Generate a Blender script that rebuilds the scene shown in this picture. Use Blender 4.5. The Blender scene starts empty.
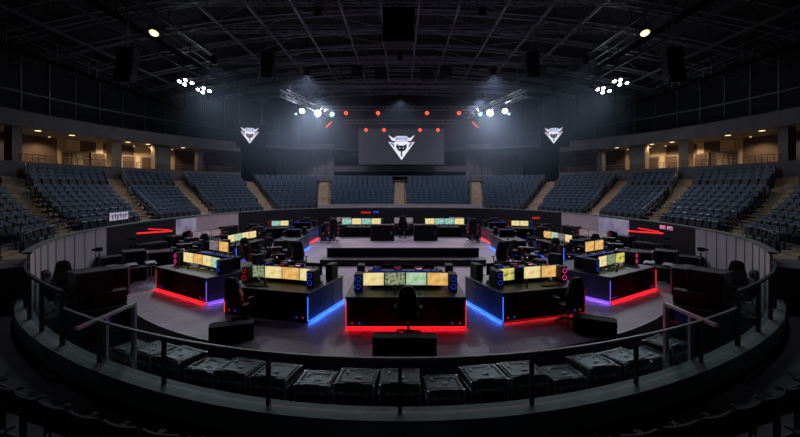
import bpy, math, random
from mathutils import Vector, Matrix
random.seed(7)
PI = math.pi
COL = bpy.context.scene.collection
sc = bpy.context.scene
FILL = 2.0; HAZE = 0.045

# ------------------------------------------------------------------ camera
EYE = 3.7; F = 400.0; HZ = 188.0
cam_d = bpy.data.cameras.new('camera'); cam = bpy.data.objects.new('camera', cam_d); COL.objects.link(cam)
cam.location = (0, 0, EYE); cam.rotation_euler = (PI/2, 0, 0)
cam_d.sensor_width = 36; cam_d.lens = 36*F/800
cam_d.shift_y = -(218.5-HZ)/800.0
cam_d.clip_start = 0.05; cam_d.clip_end = 300
sc.camera = cam
sc.view_settings.view_transform = 'Standard'; sc.view_settings.look = 'None'
sc.view_settings.exposure = 0.0; sc.view_settings.gamma = 1.0; sc.view_settings.use_curve_mapping = False

def px2w(px, py=None, d=None, z=None):
    """a point of the hall from where it is seen, at distance d or height z"""
    if d is None: d = (EYE-z)*F/(py-HZ)
    if z is None: z = EYE-(py-HZ)*d/F
    return Vector(((px-400)/F*d, d, z))

# ------------------------------------------------------------------ materials
def mat(name, col, rough=0.6, metal=0.0, var=0.15, scale=6.0, bump=0.0, emit=None, es=0.0, spec=0.5):
    m = bpy.data.materials.new(name); m.use_nodes = True
    nt = m.node_tree; b = nt.nodes['Principled BSDF']
    b.inputs['Roughness'].default_value = rough; b.inputs['Metallic'].default_value = metal
    b.inputs['Specular IOR Level'].default_value = spec
    b.inputs['Base Color'].default_value = (*col, 1)
    if var > 0:
        tc = nt.nodes.new('ShaderNodeTexCoord'); n = nt.nodes.new('ShaderNodeTexNoise')
        n.inputs['Scale'].default_value = scale; n.inputs['Detail'].default_value = 4
        r = nt.nodes.new('ShaderNodeValToRGB')
        r.color_ramp.elements[0].position = .3; r.color_ramp.elements[1].position = .7
        r.color_ramp.elements[0].color = (*[c*(1-var) for c in col], 1)
        r.color_ramp.elements[1].color = (*[min(1, c*(1+var)) for c in col], 1)
        nt.links.new(tc.outputs['Object'], n.inputs['Vector']); nt.links.new(n.outputs['Fac'], r.inputs['Fac'])
        nt.links.new(r.outputs['Color'], b.inputs['Base Color'])
        if bump > 0:
            bp = nt.nodes.new('ShaderNodeBump'); bp.inputs['Strength'].default_value = bump
            nt.links.new(n.outputs['Fac'], bp.inputs['Height']); nt.links.new(bp.outputs['Normal'], b.inputs['Normal'])
    if emit:
        b.inputs['Emission Color'].default_value = (*emit, 1); b.inputs['Emission Strength'].default_value = es
    return m

def screen_mat(name, stops, es=1.0, scale=9.0, kind='noise'):
    m = bpy.data.materials.new(name); m.use_nodes = True
    nt = m.node_tree; b = nt.nodes['Principled BSDF']
    b.inputs['Base Color'].default_value = (.01, .01, .01, 1); b.inputs['Roughness'].default_value = .3
    tc = nt.nodes.new('ShaderNodeTexCoord')
    if kind == 'noise':
        n = nt.nodes.new('ShaderNodeTexNoise'); n.inputs['Detail'].default_value = 5; o = n.outputs['Fac']
    else:
        n = nt.nodes.new('ShaderNodeTexVoronoi'); o = n.outputs['Color']
    n.inputs['Scale'].default_value = scale
    r = nt.nodes.new('ShaderNodeValToRGB'); cr = r.color_ramp
    while len(cr.elements) < len(stops): cr.elements.new(.5)
    for e, (p, c) in zip(cr.elements, stops): e.position = p; e.color = (*c, 1)
    nt.links.new(tc.outputs['Object'], n.inputs['Vector']); nt.links.new(o, r.inputs['Fac'])
    nt.links.new(r.outputs['Color'], b.inputs['Emission Color']); b.inputs['Emission Strength'].default_value = es
    return m

M = {}
def emat(k, col, s): M[k] = mat(k, (.02, .02, .02), .4, emit=col, es=s, var=0); return M[k]
M['black'] = mat('matte black', (.012, .012, .014), .7)
M['case'] = mat('black case laminate', (.03, .032, .036), .38, var=.3, scale=9)
M['lid'] = mat('grey case lid', (.065, .07, .073), .45, var=.4, scale=5)
M['alu'] = mat('aluminium', (.5, .51, .53), .35, .8)
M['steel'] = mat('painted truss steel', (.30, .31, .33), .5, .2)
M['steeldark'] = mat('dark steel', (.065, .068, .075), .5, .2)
M['panel'] = mat('charcoal desk panel', (.013, .014, .019), .6, var=.2, spec=.2)
M['desktop'] = mat('grey desk top', (.020, .030, .042), .5, var=.2)
M['side'] = mat('slate side panel', (.085, .095, .13), .35, var=.15)
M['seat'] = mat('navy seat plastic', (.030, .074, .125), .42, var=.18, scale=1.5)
M['seatpan'] = mat('seat pan plastic', (.010, .022, .036), .5, var=.2, scale=1.5)  # pan darkened: shade of the gaps between seat rows put into its colour
M['seatdim'] = mat('dimmed navy seat shell', (.010, .012, .016), .75, var=.2)  # shaded copy of the seat navy, foreground dimness put into the colour
M['conc'] = mat('terrace concrete', (.13, .125, .13), .8, var=.25, scale=2)
M['stair'] = mat('tan stair concrete', (.42, .32, .21), .8, var=.25, scale=2.5)
M['band'] = mat('pale concrete band', (.44, .38, .39), .75, var=.12, scale=1)
M['board'] = mat('black arena board', (.014, .014, .018), .5, var=.2)
M['kerb'] = mat('grey kerb', (.19, .22, .215), .6, var=.3, scale=3)
M['roof'] = mat('roof deck', (.03, .032, .036), .8, var=.3, scale=.7)
M['beam'] = mat('fascia beam', (.20, .185, .18), .7, var=.2, scale=.8)
M['parapet'] = mat('concourse parapet', (.17, .16, .17), .7, var=.15, scale=1)
M['brown'] = mat('brown wall cladding', (.10, .07, .05), .7, var=.2, scale=1.2)
M['beige'] = mat('beige wall', (.50, .40, .28), .75, var=.1, scale=1.2)
M['cream'] = mat('cream wall', (.74, .62, .42), .75, var=.08, scale=1.2)
M['greywall'] = mat('grey wall panel', (.16, .15, .16), .75, var=.12, scale=.6)
M['darkwall'] = mat('dark wall', (.02, .022, .026), .8, var=.3, scale=.5)
M['pillar'] = mat('concrete pillar', (.30, .27, .23), .75, var=.12, scale=1)
M['white'] = mat('white plastic', (.75, .75, .78), .5)
M['red'] = mat('red vinyl', (.45, .03, .03), .4)
M['orange'] = mat('orange vinyl', (.7, .15, .04), .4)
M['keys'] = mat('keyboard keys', (.06, .06, .07), .5)
M['lavender'] = mat('lavender banner', (.55, .50, .72), .6, var=.35, scale=1.6)
M['screenoff'] = mat('grey video wall', (.10, .10, .12), .45, var=.04, scale=1, emit=(.12, .115, .16), es=.12)
emat('led_red', (1, .015, .02), 1.6); emat('led_blue', (.03, .16, 1), 2.2); emat('led_purple', (.22, .12, 1), 1.3)
LEDC = {'led_red': ((1, .01, .02), .5), 'led_blue': ((.02, .12, 1), 1.1), 'led_purple': ((.25, .08, 1), .8), 'led_dimred': ((1, .02, .02), .35), 'led_dimblue': ((.03, .1, 1), .35), 'led_faint': ((1, .02, .02), .2)}
emat('led_faint', (1, .03, .03), .16)
emat('led_magenta', (1, .05, .35), 1.0); emat('led_dimred', (1, .03, .03), .45); emat('led_dimblue', (.03, .10, 1), .5)
emat('lamp_white', (.88, .94, 1), 25); emat('lamp_orange', (1, .11, .04), 1.3); emat('lamp_warm', (1, .70, .36), 2.5); emat('lamp_cyan', (.35, .8, 1), 3)
emat('text_pink', (1, .35, .5), 1.1); emat('logo_white', (.86, .85, 1), 1.0); emat('logo_blue', (.25, .4, .75), .8); emat('logo_violet', (.35, .25, .5), .5)
emat('logo_dark', (.02, .02, .05), .3); emat('ribbon', (.62, .58, .78), .55)
Y = (.86, .70, .28); CR = (.90, .74, .36)
M['scr_yellow'] = screen_mat('yellow map screen', [(.30, (.62, .48, .18)), (.5, (.86, .70, .30)), (.62, (.9, .78, .42))], .95, 5)
M['scr_forest'] = screen_mat('forest game screen', [(.38, (.05, .08, .05)), (.5, (.20, .27, .14)), (.56, (.5, .55, .35)), (.66, (.06, .12, .09))], .8, 11)
M['scr_green'] = screen_mat('pale green screen', [(.3, (.18, .42, .24)), (.5, (.42, .62, .40)), (.66, (.62, .72, .5))], .9, 5)
M['scr_orange'] = screen_mat('orange map screen', [(.3, (.55, .26, .08)), (.5, (.80, .45, .12)), (.66, (.85, .6, .25))], .95, 6)
M['scr_teal'] = screen_mat('teal game screen', [(.3, (.05, .30, .30)), (.5, (.2, .55, .50)), (.62, (.65, .75, .55))], .9, 8)
M['scr_lime'] = screen_mat('lime game screen', [(.36, (.12, .15, .04)), (.48, (.55, .50, .10)), (.6, (.8, .68, .2))], .95, 5)
M['scr_dim'] = screen_mat('dim game screen', [(.35, (.12, .10, .12)), (.6, (.35, .28, .30))], .7, 8)
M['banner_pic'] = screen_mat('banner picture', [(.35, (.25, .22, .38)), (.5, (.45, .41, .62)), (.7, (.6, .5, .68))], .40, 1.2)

def stage_floor_mat():
    m = mat('stage floor', (.16, .145, .165), .38, var=.2, scale=.8)
    nt = m.node_tree; b = nt.nodes['Principled BSDF']
    tc = nt.nodes.new('ShaderNodeTexCoord'); br = nt.nodes.new('ShaderNodeTexBrick')
    br.inputs['Scale'].default_value = .5; br.inputs['Mortar Size'].default_value = .006
    br.inputs['Color1'].default_value = (.42, .32, .40, 1); br.inputs['Color2'].default_value = (.36, .28, .345, 1)
    br.inputs['Mortar'].default_value = (.22, .18, .22, 1)
    nt.links.new(tc.outputs['Object'], br.inputs['Vector']); nt.links.new(br.outputs['Color'], b.inputs['Base Color'])
    n = nt.nodes.new('ShaderNodeTexNoise'); n.inputs['Scale'].default_value = 1.3; n.inputs['Detail'].default_value = 6
    mp = nt.nodes.new('ShaderNodeMapRange'); mp.inputs['To Min'].default_value = .42; mp.inputs['To Max'].default_value = .65
    nt.links.new(tc.outputs['Object'], n.inputs['Vector']); nt.links.new(n.outputs['Fac'], mp.inputs['Value']); nt.links.new(mp.outputs['Result'], b.inputs['Roughness'])
    return m
M['stage'] = stage_floor_mat()
M['grate'] = mat('dull grating', (.02, .02, .022), 1.0, spec=0)
M['hallfloor'] = mat('dark hall floor', (.035, .037, .042), .5, var=.3, scale=1)

def boards_mat():
    m = mat('pale dasher board', (.58, .56, .57), .5, var=.1, scale=1)
    nt = m.node_tree; b = nt.nodes['Principled BSDF']
    return m
M['board_pale'] = boards_mat()
M['board_pink'] = mat('pink grey dasher board', (.80, .58, .64), .55, var=.08, scale=1)
def glass_mat():
    m = bpy.data.materials.new('rail glass'); m.use_nodes = True; nt = m.node_tree
    nt.nodes.remove(nt.nodes['Principled BSDF']); out = nt.nodes['Material Output']
    t = nt.nodes.new('ShaderNodeBsdfTransparent'); t.inputs['Color'].default_value = (.80, .87, .86, 1)
    g = nt.nodes.new('ShaderNodeBsdfGlossy'); g.inputs['Roughness'].default_value = .06; g.inputs['Color'].default_value = (.8, .9, .9, 1)
    mx = nt.nodes.new('ShaderNodeMixShader'); fr = nt.nodes.new('ShaderNodeFresnel'); fr.inputs['IOR'].default_value = 1.35
    ge = nt.nodes.new('ShaderNodeNewGeometry'); sb = nt.nodes.new('ShaderNodeMath'); sb.operation = 'SUBTRACT'; sb.inputs[0].default_value = 1; mm = nt.nodes.new('ShaderNodeMath'); mm.operation = 'MULTIPLY'
    nt.links.new(ge.outputs['Backfacing'], sb.inputs[1]); nt.links.new(sb.outputs[0], mm.inputs[0]); nt.links.new(fr.outputs[0], mm.inputs[1]); nt.links.new(mm.outputs[0], mx.inputs[0]); nt.links.new(t.outputs[0], mx.inputs[1]); nt.links.new(g.outputs[0], mx.inputs[2]); nt.links.new(mx.outputs[0], out.inputs[0])
    return m
M['glass'] = glass_mat()

# ------------------------------------------------------------------ mesh building
class MB:
    def __init__(s): s.v = []; s.f = []; s.mi = []; s.cur = 0; s.T = Matrix.Identity(4); s.smooth = False
    def add(s, vs, fs):
        o = len(s.v); s.v += [tuple(s.T @ Vector(v)) for v in vs]
        for f in fs: s.f.append([i+o for i in f]); s.mi.append(s.cur)
    def box(s, c, d, rz=0, rx=0, ry=0, bev=0):
        x, y, z = d[0]/2, d[1]/2, d[2]/2
        R = Matrix.Translation(Vector(c)) @ Matrix.Rotation(rz, 4, 'Z') @ Matrix.Rotation(ry, 4, 'Y') @ Matrix.Rotation(rx, 4, 'X')
        if bev > 0:
            b = min(bev, x*.9, y*.9, z*.9)
            vs = []
            for zz, i in ((-z, b), (-z+b, 0), (z-b, 0), (z, b)):
                X, Yy = x-i, y-i
                vs += [R @ Vector(p) for p in ((-X+b, -Yy, zz), (X-b, -Yy, zz), (X, -Yy+b, zz), (X, Yy-b, zz), (X-b, Yy, zz), (-X+b, Yy, zz), (-X, Yy-b, zz), (-X, -Yy+b, zz))]
            fs = [list(range(7, -1, -1)), list(range(24, 32))]
            for k in range(3):
                for i in range(8): fs.append([k*8+i, k*8+(i+1) % 8, (k+1)*8+(i+1) % 8, (k+1)*8+i])
            s.add(vs, fs); return s
        vs = [R @ Vector((sx*x, sy*y, sz*z)) for sz in (-1, 1) for sy in (-1, 1) for sx in (-1, 1)]
        s.add(vs, [(0, 2, 3, 1), (4, 5, 7, 6), (0, 1, 5, 4), (1, 3, 7, 5), (3, 2, 6, 7), (2, 0, 4, 6)]); return s
    def bar(s, p, q, w, h=None):
        p, q = Vector(p), Vector(q); d = q-p; L = d.length
        if L < 1e-6: return s
        h = h or w; a = d.normalized(); u = Vector((0, 0, 1)) if abs(a.z) < .95 else Vector((0, 1, 0))
        r = a.cross(u).normalized(); u = r.cross(a)
        vs = [P+r*(i*w/2)+u*(j*h/2) for P in (p, q) for i, j in ((-1, -1), (1, -1), (1, 1), (-1, 1))]
        s.add(vs, [(3, 2, 1, 0), (4, 5, 6, 7), (0, 1, 5, 4), (1, 2, 6, 5), (2, 3, 7, 6), (3, 0, 4, 7)]); return s
    def tube(s, pts, r, n=6, r2=None):
        pts = [Vector(p) for p in pts]; rings = []
        for i, p in enumerate(pts):
            a = (pts[min(i+1, len(pts)-1)]-pts[max(i-1, 0)]).normalized(); u = Vector((0, 0, 1)) if abs(a.z) < .9 else Vector((0, 1, 0))
            x = a.cross(u).normalized(); y = x.cross(a); rr = r if r2 is None else r+(r2-r)*i/(len(pts)-1)
            rings.append([p+x*math.cos(2*PI*k/n)*rr+y*math.sin(2*PI*k/n)*rr for k in range(n)])
        vs = [v for g in rings for v in g]; fs = []
        for i in range(len(pts)-1):
            for k in range(n): fs.append([i*n+k, i*n+(k+1) % n, (i+1)*n+(k+1) % n, (i+1)*n+k][::-1])
        fs.append(list(range(n))); fs.append([len(vs)-n+k for k in range(n)][::-1])
        s.add(vs, fs); return s
    def lathe(s, prof, c=(0, 0, 0), n=12, M_=None):
        R = M_ or Matrix.Identity(4); vs = []; fs = []
        for r, z in prof:
            for k in range(n): vs.append(Vector(c)+(R @ Vector((r*math.cos(2*PI*k/n), r*math.sin(2*PI*k/n), z))))
        for i in range(len(prof)-1):
            for k in range(n): fs.append([i*n+k, i*n+(k+1) % n, (i+1)*n+(k+1) % n, (i+1)*n+k])
        fs.append(list(range(n))[::-1]); fs.append([len(vs)-n+k for k in range(n)])
        s.add(vs, fs); return s
    def prism(s, poly, a, b, axis='x'):
        """poly of 2D points, run from a to b on an axis"""
        n = len(poly); P = {'x': lambda t, p: (t, p[0], p[1]), 'y': lambda t, p: (p[0], t, p[1]), 'z': lambda t, p: (p[0], p[1], t)}[axis]
        vs = [P(a, p) for p in poly]+[P(b, p) for p in poly]
        fs = [list(range(n))[::-1], list(range(n, 2*n))]+[[i, (i+1) % n, n+(i+1) % n, n+i] for i in range(n)]
        s.add(vs, fs); return s
    def build(s, name, m, parent=None, loc=None, rot=None):
        me = bpy.data.meshes.new(name); me.from_pydata(s.v, [], s.f)
        for x in (m if isinstance(m, (list, tuple)) else [m]): me.materials.append(M[x] if isinstance(x, str) else x)
        if max(s.mi, default=0) > 0: me.polygons.foreach_set('material_index', s.mi)
        if s.smooth: me.polygons.foreach_set('use_smooth', [True]*len(s.f))
        me.update()
        o = bpy.data.objects.new(name, me); COL.objects.link(o)
        if parent is not None: o.parent = parent
        if loc is not None: o.location = loc
        if rot is not None: o.rotation_euler = rot
        return o

def tag(o, label=None, cat=None, group=None, kind=None):
    if label: o['label'] = label
    if cat: o['category'] = cat
    if group: o['group'] = group
    if kind: o['kind'] = kind
    return o
def thing(name, label, cat, loc=(0, 0, 0), rz=0, group=None):
    o = bpy.data.objects.new(name, None); COL.objects.link(o); o.empty_display_size = .1
    o.location = loc; o.rotation_euler = (0, 0, rz); return tag(o, label, cat, group)
def struct(o): o['kind'] = 'structure'; return o
def copy_tree(o, parent=None):
    c = o.copy(); COL.objects.link(c)
    if parent is not None: c.parent = parent
    for ch in list(o.children): copy_tree(ch, c)
    return c
def put(proto, loc, rz, label, group=None, first=set()):
    if proto.name not in first: first.add(proto.name); o = proto
    else: o = copy_tree(proto)
    o.location = loc; o.rotation_euler = (0, 0, rz); o['label'] = label
    if group: o['group'] = group
    return o
def lamp(kind, loc, energy, col, name='lamp', size=.2, target=None, angle=60, blend=.5, parent=None):
    d = bpy.data.lights.new(name, kind); d.energy = energy; d.color = col
    if kind in ('POINT', 'SPOT'): d.shadow_soft_size = size
    if kind == 'AREA': d.size = size
    if kind == 'SPOT': d.spot_size = math.radians(angle); d.spot_blend = blend
    o = bpy.data.objects.new(name, d); COL.objects.link(o); o.location = loc
    if target is not None: o.rotation_euler = (Vector(target)-Vector(loc)).to_track_quat('-Z', 'Y').to_euler()
    return o
ORD = ['first', 'second', 'third', 'fourth', 'fifth', 'sixth', 'seventh', 'eighth', 'ninth', 'tenth', 'eleventh', 'twelfth', 'thirteenth', 'fourteenth', 'fifteenth', 'sixteenth', 'seventeenth', 'eighteenth', 'nineteenth', 'twentieth']
def rank(i, n):
    if n == 1: return 'only'
    if i == 0: return 'leftmost'
    if i == n-1: return 'rightmost'
    if i < n/2: return ORD[i]+' from left'
    return ORD[n-1-i]+' from right'

# ------------------------------------------------------------------ bowl outline
CY = 20.0
TAB = [(0, 14.7), (7.3, 14.62), (18, 14.2), (31.4, 13.83), (41.5, 13.75), (49.2, 13.6), (60.2, 13.48), (72.6, 13.41), (85.7, 13.34), (102.8, 13.54), (127.1, 14.92), (148.8, 16.6), (165.7, 16.2), (180, 16.0)]
def _lin(a):
    a = abs(a); a = 360-a if a > 180 else a
    for (p, r), (q, t) in zip(TAB, TAB[1:]):
        if a <= q: return r+(t-r)*(a-p)/(q-p)
    return TAB[-1][1]
_tb = [sum(_lin(a+k) for k in range(-6, 7))/13 for a in range(0, 182)]
_tb2 = [sum(_tb[min(max(abs(a+k), 0), 181)] for k in range(-4, 5))/9 for a in range(0, 181)]
def r0(phi):
    a = abs(phi); a = 360-a if a > 180 else a
    i = min(int(a), 179); return _tb2[i]+(_tb2[i+1]-_tb2[i])*(a-i)
def RP(phi, off, z=0.0):
    r = r0(phi)+off; p = math.radians(phi)
    return Vector((r*math.sin(p), CY-r*math.cos(p), z))
def facing(phi, off):
    """rz so that local -Y looks into the bowl and local X runs along the row"""
    t = (RP(phi+.5, off)-RP(phi-.5, off)).normalized()
    return math.atan2(-t.y, -t.x)
def phi_at(px, off):
    u = abs(px-400)/F; s = 1 if px >= 400 else -1; lo, hi = 48.0, 180.0
    for _ in range(40):
        m = (lo+hi)/2; p = RP(m, off)
        if p.x/p.y > u: lo = m
        else: hi = m
    return s*(lo+hi)/2
def ang(a, o): return a(o) if callable(a) else a
def sweep(mb, prof, a, b, step=2.0):
    """closed profile of (offset, z) run along the bowl from angle a to b"""
    n = max(1, int(abs(ang(b, 0)-ang(a, 0))/step+.5)); k = len(prof); vs = []; fs = []
    for i in range(n+1):
        vs += [RP(ang(a, o)+(ang(b, o)-ang(a, o))*i/n, o, z) for o, z in prof]
    for i in range(n):
        for j in range(k): fs.append([i*k+j, i*k+(j+1) % k, (i+1)*k+(j+1) % k, (i+1)*k+j])
    fs.append(list(range(k))[::-1]); fs.append([n*k+j for j in range(k)])
    mb.add(vs, fs)

# ------------------------------------------------------------------ floors
PIT = -.8
mb = MB(); mb.lathe([(.01, 0), (24, 0)], (0, CY, PIT), 64)
mb.v = [(x*1.0, CY+(y-CY)*1.1, z) for x, y, z in mb.v]
struct(mb.build('floor', 'hallfloor'))
SR = 11.3
mb = MB(); mb.lathe([(SR-.05, PIT+.001), (SR-.05, -.12), (SR, -.12), (SR, -.004), (.01, 0)], (0, CY, 0), 128)
st = struct(mb.build('stage_floor', 'stage'))
mb = MB()
for i in range(128):
    a, b = 2*PI*i/128, 2*PI*(i+1)/128
    mb.bar((SR*math.sin(a), CY-SR*math.cos(a), .006), (SR*math.sin(b), CY-SR*math.cos(b), .006), .05, .012)
struct(mb.build('trim_1', 'steel'))
# low side decks beside the round stage, carrying the equipment
for s, nm in ((-1, 'left'), (1, 'right')):
    mb = MB(); n = 24; inner = [(s*(SR+.04)*math.sin(math.radians(50+80*i/n)), CY-(SR+.04)*math.cos(math.radians(50+80*i/n))) for i in range(n+1)]
    outer = [tuple(RP(s*(50+80*i/n), -.12))[:2] for i in range(n+1)]
    vs = []; fs = []
    for z in (PIT, -.05):
        vs += [(x, y, z) for x, y in inner]+[(x, y, z) for x, y in outer]
    m_ = n+1
    for i in range(n):
        fs.append([2*m_+i, 2*m_+i+1, 3*m_+i+1, 3*m_+i]); fs.append([i, i+1, 2*m_+i+1, 2*m_+i]); fs.append([m_+i, m_+i+1, 3*m_+i+1, 3*m_+i])
    fs.append([0, m_, 3*m_, 2*m_]); fs.append([n, m_+n, 3*m_+n, 2*m_+n])
    mb.add(vs, fs); struct(mb.build('side_deck_floor', 'hallfloor'))

# ------------------------------------------------------------------ bowl wall boards
WT = 1.9
def wall_seg(a, b, m, top=WT, name='wall_boards', cap='kerb', capm=.06):
    mb = MB(); sweep(mb, [(-.06, PIT), (.0, PIT), (.0, top), (-.06, top)], a, b); o = struct(mb.build(name, m))
    mb = MB(); sweep(mb, [(-.09, top), (.1, top), (.1, top+capm), (-.09, top+capm)], a, b); struct(mb.build('trim_2', cap))
for s in (-1, 1):
    b1 = phi_at(400+s*(295 if s < 0 else 297), 0); b2 = phi_at(400+s*(225 if s < 0 else 230), 0); b3 = phi_at(400+s*(205 if s < 0 else 200), 0); b4 = phi_at(400+s*162, 0)
    wall_seg(s*48, b1, 'board_pale', name='wall_left' if s < 0 else 'wall_right')
    wall_seg(b1, b2, 'board', name='wall_left' if s < 0 else 'wall_right')
    wall_seg(b2, b3, 'board', name='wall_left' if s < 0 else 'wall_right')
    wall_seg(b3, b4, 'board_pink', name='wall_left' if s < 0 else 'wall_right')
    wall_seg(b4, s*180, 'board', name='wall_far')
    mb = MB(); sweep(mb, [(-.10, .35), (-.07, .35), (-.07, WT-.06), (-.10, WT-.06)], b2, b3)
    tag(mb.build('banner', 'banner_pic'), 'lavender picture banner on the '+('left' if s < 0 else 'right')+' arena board, before the pink section', 'banner')
    # joints of the pale boards
    n = 9
    for i in range(1, n):
        ph = s*48+(b1-s*48)*i/n; mb = MB(); mb.bar(RP(ph, -.075, PIT+.7), RP(ph, -.068, WT-.01), .016, .02); struct(mb.build('trim_3', 'greywall'))
mb = MB(); a0 = abs(phi_at(318, 0)); sweep(mb, [(.02, 1.96), (.10, 1.96), (.10, 2.26), (.02, 2.26)], a0, 360-a0); struct(mb.build('trim_4', 'band'))

# ------------------------------------------------------------------ seating terraces
def rz_(x): return 14.3-2.9*(abs(x)/22)**2
ZB = 1.5; RISE = .225; DEP = .56; NR = 13
def roff(k): return .95+DEP*k
AU = [(75, 75), (127, 152), (187, 223), (244, 285), (322, 386)]
aisles = []      # angles at the foot and at the head of each stair
for u, v in AU: aisles.append((abs(phi_at(400+u, .5)), abs(phi_at(400+v, 7.6))))
aisles.append((60.0, 67.0))
AW = 1.12
allA = sorted([(180.0, 180.0)]+aisles+[(360-a, 360-b) for a, b in aisles])          # 0..360 with 50..310 in use
def gapw(p): return (1.35 if min(p[0], 360-p[0]) < 97 else AW)
def aisle(p, side=0.0):
    """angle of a stair line as a function of the offset; side = -1, 0, 1 picks its edge"""
    return lambda o: p[0]+(p[1]-p[0])*(o-.5)/7.1+side*math.degrees(gapw(p)/2/(r0(p[0])+o))
def prof_terrace():
    p = [(.1, PIT), (.1, ZB)]
    for k in range(1, NR):
        o = roff(k)-DEP/2; p += [(o, ZB+RISE*(k-1)), (o, ZB+RISE*k)]
    p += [(roff(NR-1)+.6, ZB+RISE*(NR-1)), (roff(NR-1)+.6, PIT)]
    return p
blocks = []; ends = [(lambda o: 50.0)]+[None]*len(allA)
for i in range(len(allA)+1):
    a = aisle(allA[i-1], 1) if i > 0 else (lambda o: 50.0)
    b = aisle(allA[i], -1) if i < len(allA) else (lambda o: 310.0)
    blocks.append((a, b)); mb = MB(); sweep(mb, prof_terrace(), a, b); struct(mb.build('terrace_floor', 'conc'))
for pa_ in allA:
    p = [(.1, PIT), (.1, ZB)]; n = NR*2
    for k in range(1, n):
        o = roff(0)-DEP/2+DEP/2*k; z = ZB+RISE/2*k; p += [(o, z-RISE/2), (o, z)]
    p += [(roff(NR-1)+.6, ZB+RISE*(NR-1)+.02), (roff(NR-1)+.6, PIT)]
    mb = MB(); sweep(mb, p, aisle(pa_, -1), aisle(pa_, 1), 1); struct(mb.build('stair_floor', 'stair'))

# near terrace (in front of and under the camera)
NZ = .38; NDEP = .8; NRISE = .30
def noff(k): return 1.3+NDEP*k
for (a, b) in ((-47, -24.2), (-21.8, 21.8), (24.2, 47)):
    p = [(.18, PIT), (.18, NZ-.02)]
    for k in range(0, 9):
        o = noff(k)-.35; z0 = NZ-.02 if k == 0 else NZ+NRISE*(k-1); p += [(o, z0), (o, NZ+NRISE*k)]
    p += [(noff(8)+.5, NZ+NRISE*8), (noff(8)+.5, PIT)]
    mb = MB(); sweep(mb, p, a, b); struct(mb.build('terrace_floor', 'conc'))
for a in (-23, 23):
    p = [(.18, PIT), (.18, NZ-.02)]
    for k in range(0, 17):
        o = noff(0)-.35+.4*k; z0 = NZ-.02 if k == 0 else NZ+NRISE/2*(k-1); p += [(o, z0), (o, NZ+NRISE/2*k)]
    p += [(noff(8)+.5, NZ+NRISE*8), (noff(8)+.5, PIT)]
    mb = MB(); sweep(mb, p, a-1.2, a+1.2, 1); struct(mb.build('stair_floor', 'conc'))

# ------------------------------------------------------------------ seats
def seat_shell(mb, w=.49, back=True, simple=False):
    """curved backrest, front is -Y"""
    nx = 2 if simple else 5
    prof = [(.185, .52), (.20, .64), (.235, .82)] if simple else [(.18, .50), (.19, .58), (.205, .67), (.225, .77), (.235, .81), (.243, .83)]
    vs = []; fs = []
    rows = len(prof)
    for side in (0, 1):
        for j, (y, z) in enumerate(prof):
            ww = w*(.90 if j == rows-1 else .98 if j == rows-2 else 1)
            for i in range(nx):
                t = -1+2*i/(nx-1); vs.append((t*ww/2, y-.035*t*t+(.03 if side else 0)*1.0, z))
    o2 = rows*nx
    for j in range(rows-1):
        for i in range(nx-1):
            a = j*nx+i; fs.append([a, a+1, a+nx+1, a+nx]); fs.append([o2+a, o2+a+nx, o2+a+nx+1, o2+a+1])
    for i in range(nx-1):
        fs.append([i, o2+i, o2+i+1, i+1]); t = (rows-1)*nx+i; fs.append([t, t+1, o2+t+1, o2+t])
    for j in range(rows-1):
        a = j*nx; fs.append([a, a+nx, o2+a+nx, o2+a]); a = j*nx+nx-1; fs.append([a, o2+a, o2+a+nx, a+nx])
    mb.add(vs, fs)
def make_seat(dark):
    t = thing('stadium_seat', 'x', 'seat')
    mb = MB(); mb.smooth = False; seat_shell(mb); mb.build('backrest', 'seat' if not dark else 'seatdim', t)
    mb = MB(); mb.box((0, .06, .52), (.44, .06, .36), rx=math.radians(-12), bev=.02); mb.build('seat', 'seatpan' if not dark else 'seatdim', t)
    for s in (-1, 1):
        mb = MB(); mb.box((s*.245, .05, .62), (.032, .30, .03), bev=.01); mb.box((s*.245, .13, .31), (.028, .05, .60)); mb.box((s*.245, .10, .014), (.04, .16, .022)); mb.build('armrest', 'steeldark', t)
    return t
seat_A = make_seat(False); seat_B = make_seat(True)
cands = []
def rowfill(a, b, off):
    a, b = ang(a, off), ang(b, off)
    L = 0; n = 60; pts = [RP(a+(b-a)*i/n, off) for i in range(n+1)]
    cum = [0]
    for p, q in zip(pts, pts[1:]): cum.append(cum[-1]+(q-p).length)
    L = cum[-1]; cnt = int((L-.1)/.535); out = []
    for j in range(cnt):
        s = (L-(cnt-1)*.535)/2+j*.535
        for i in range(n):
            if cum[i+1] >= s: break
        out.append(a+(b-a)*(i+(s-cum[i])/(cum[i+1]-cum[i]))/n)
    return out
nb = len(blocks)
def block_name(i):
    # blocks run from the near left of angle 50 (right side of the picture) round the far end to 310 (left)
    side = 'right' if i < nb/2 else 'left'; k = i if i < nb/2 else nb-1-i
    return ORD[k]+' stand block on the '+side+', counted from the camera'
for bi, (a, b) in enumerate(blocks):
    side_block = bi < 4 or bi > nb-5
    for k in range(NR):
        if side_block and k == 8: continue
        for ph in rowfill(a, b, roff(k)):
            cands.append((ph, roff(k)+.0, ZB+RISE*k, bi, k, 0))
for bi, (a, b) in enumerate(((-47, -24.2), (-21.8, 21.8), (24.2, 47))):
    for k in range(0, 6):
        for ph in rowfill(a, b, noff(k)):
            cands.append((ph, noff(k)+.05, NZ+NRISE*k, bi, k, 1))
scored = []
for c in cands:
    p = RP(c[0], c[1], c[2]+.6)
    if p.y < .6: continue
    px = 400+F*p.x/p.y; py = HZ+F*(EYE-p.z)/p.y
    inn = -3 < px < 803 and -5 < py < (449 if c[5] else 445)
    vis = inn
    # hidden behind the boards or the rail kerb from here
    scored.append((F/p.length if vis else -1, c, inn))
scored.sort(key=lambda t: -t[0])
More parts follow.
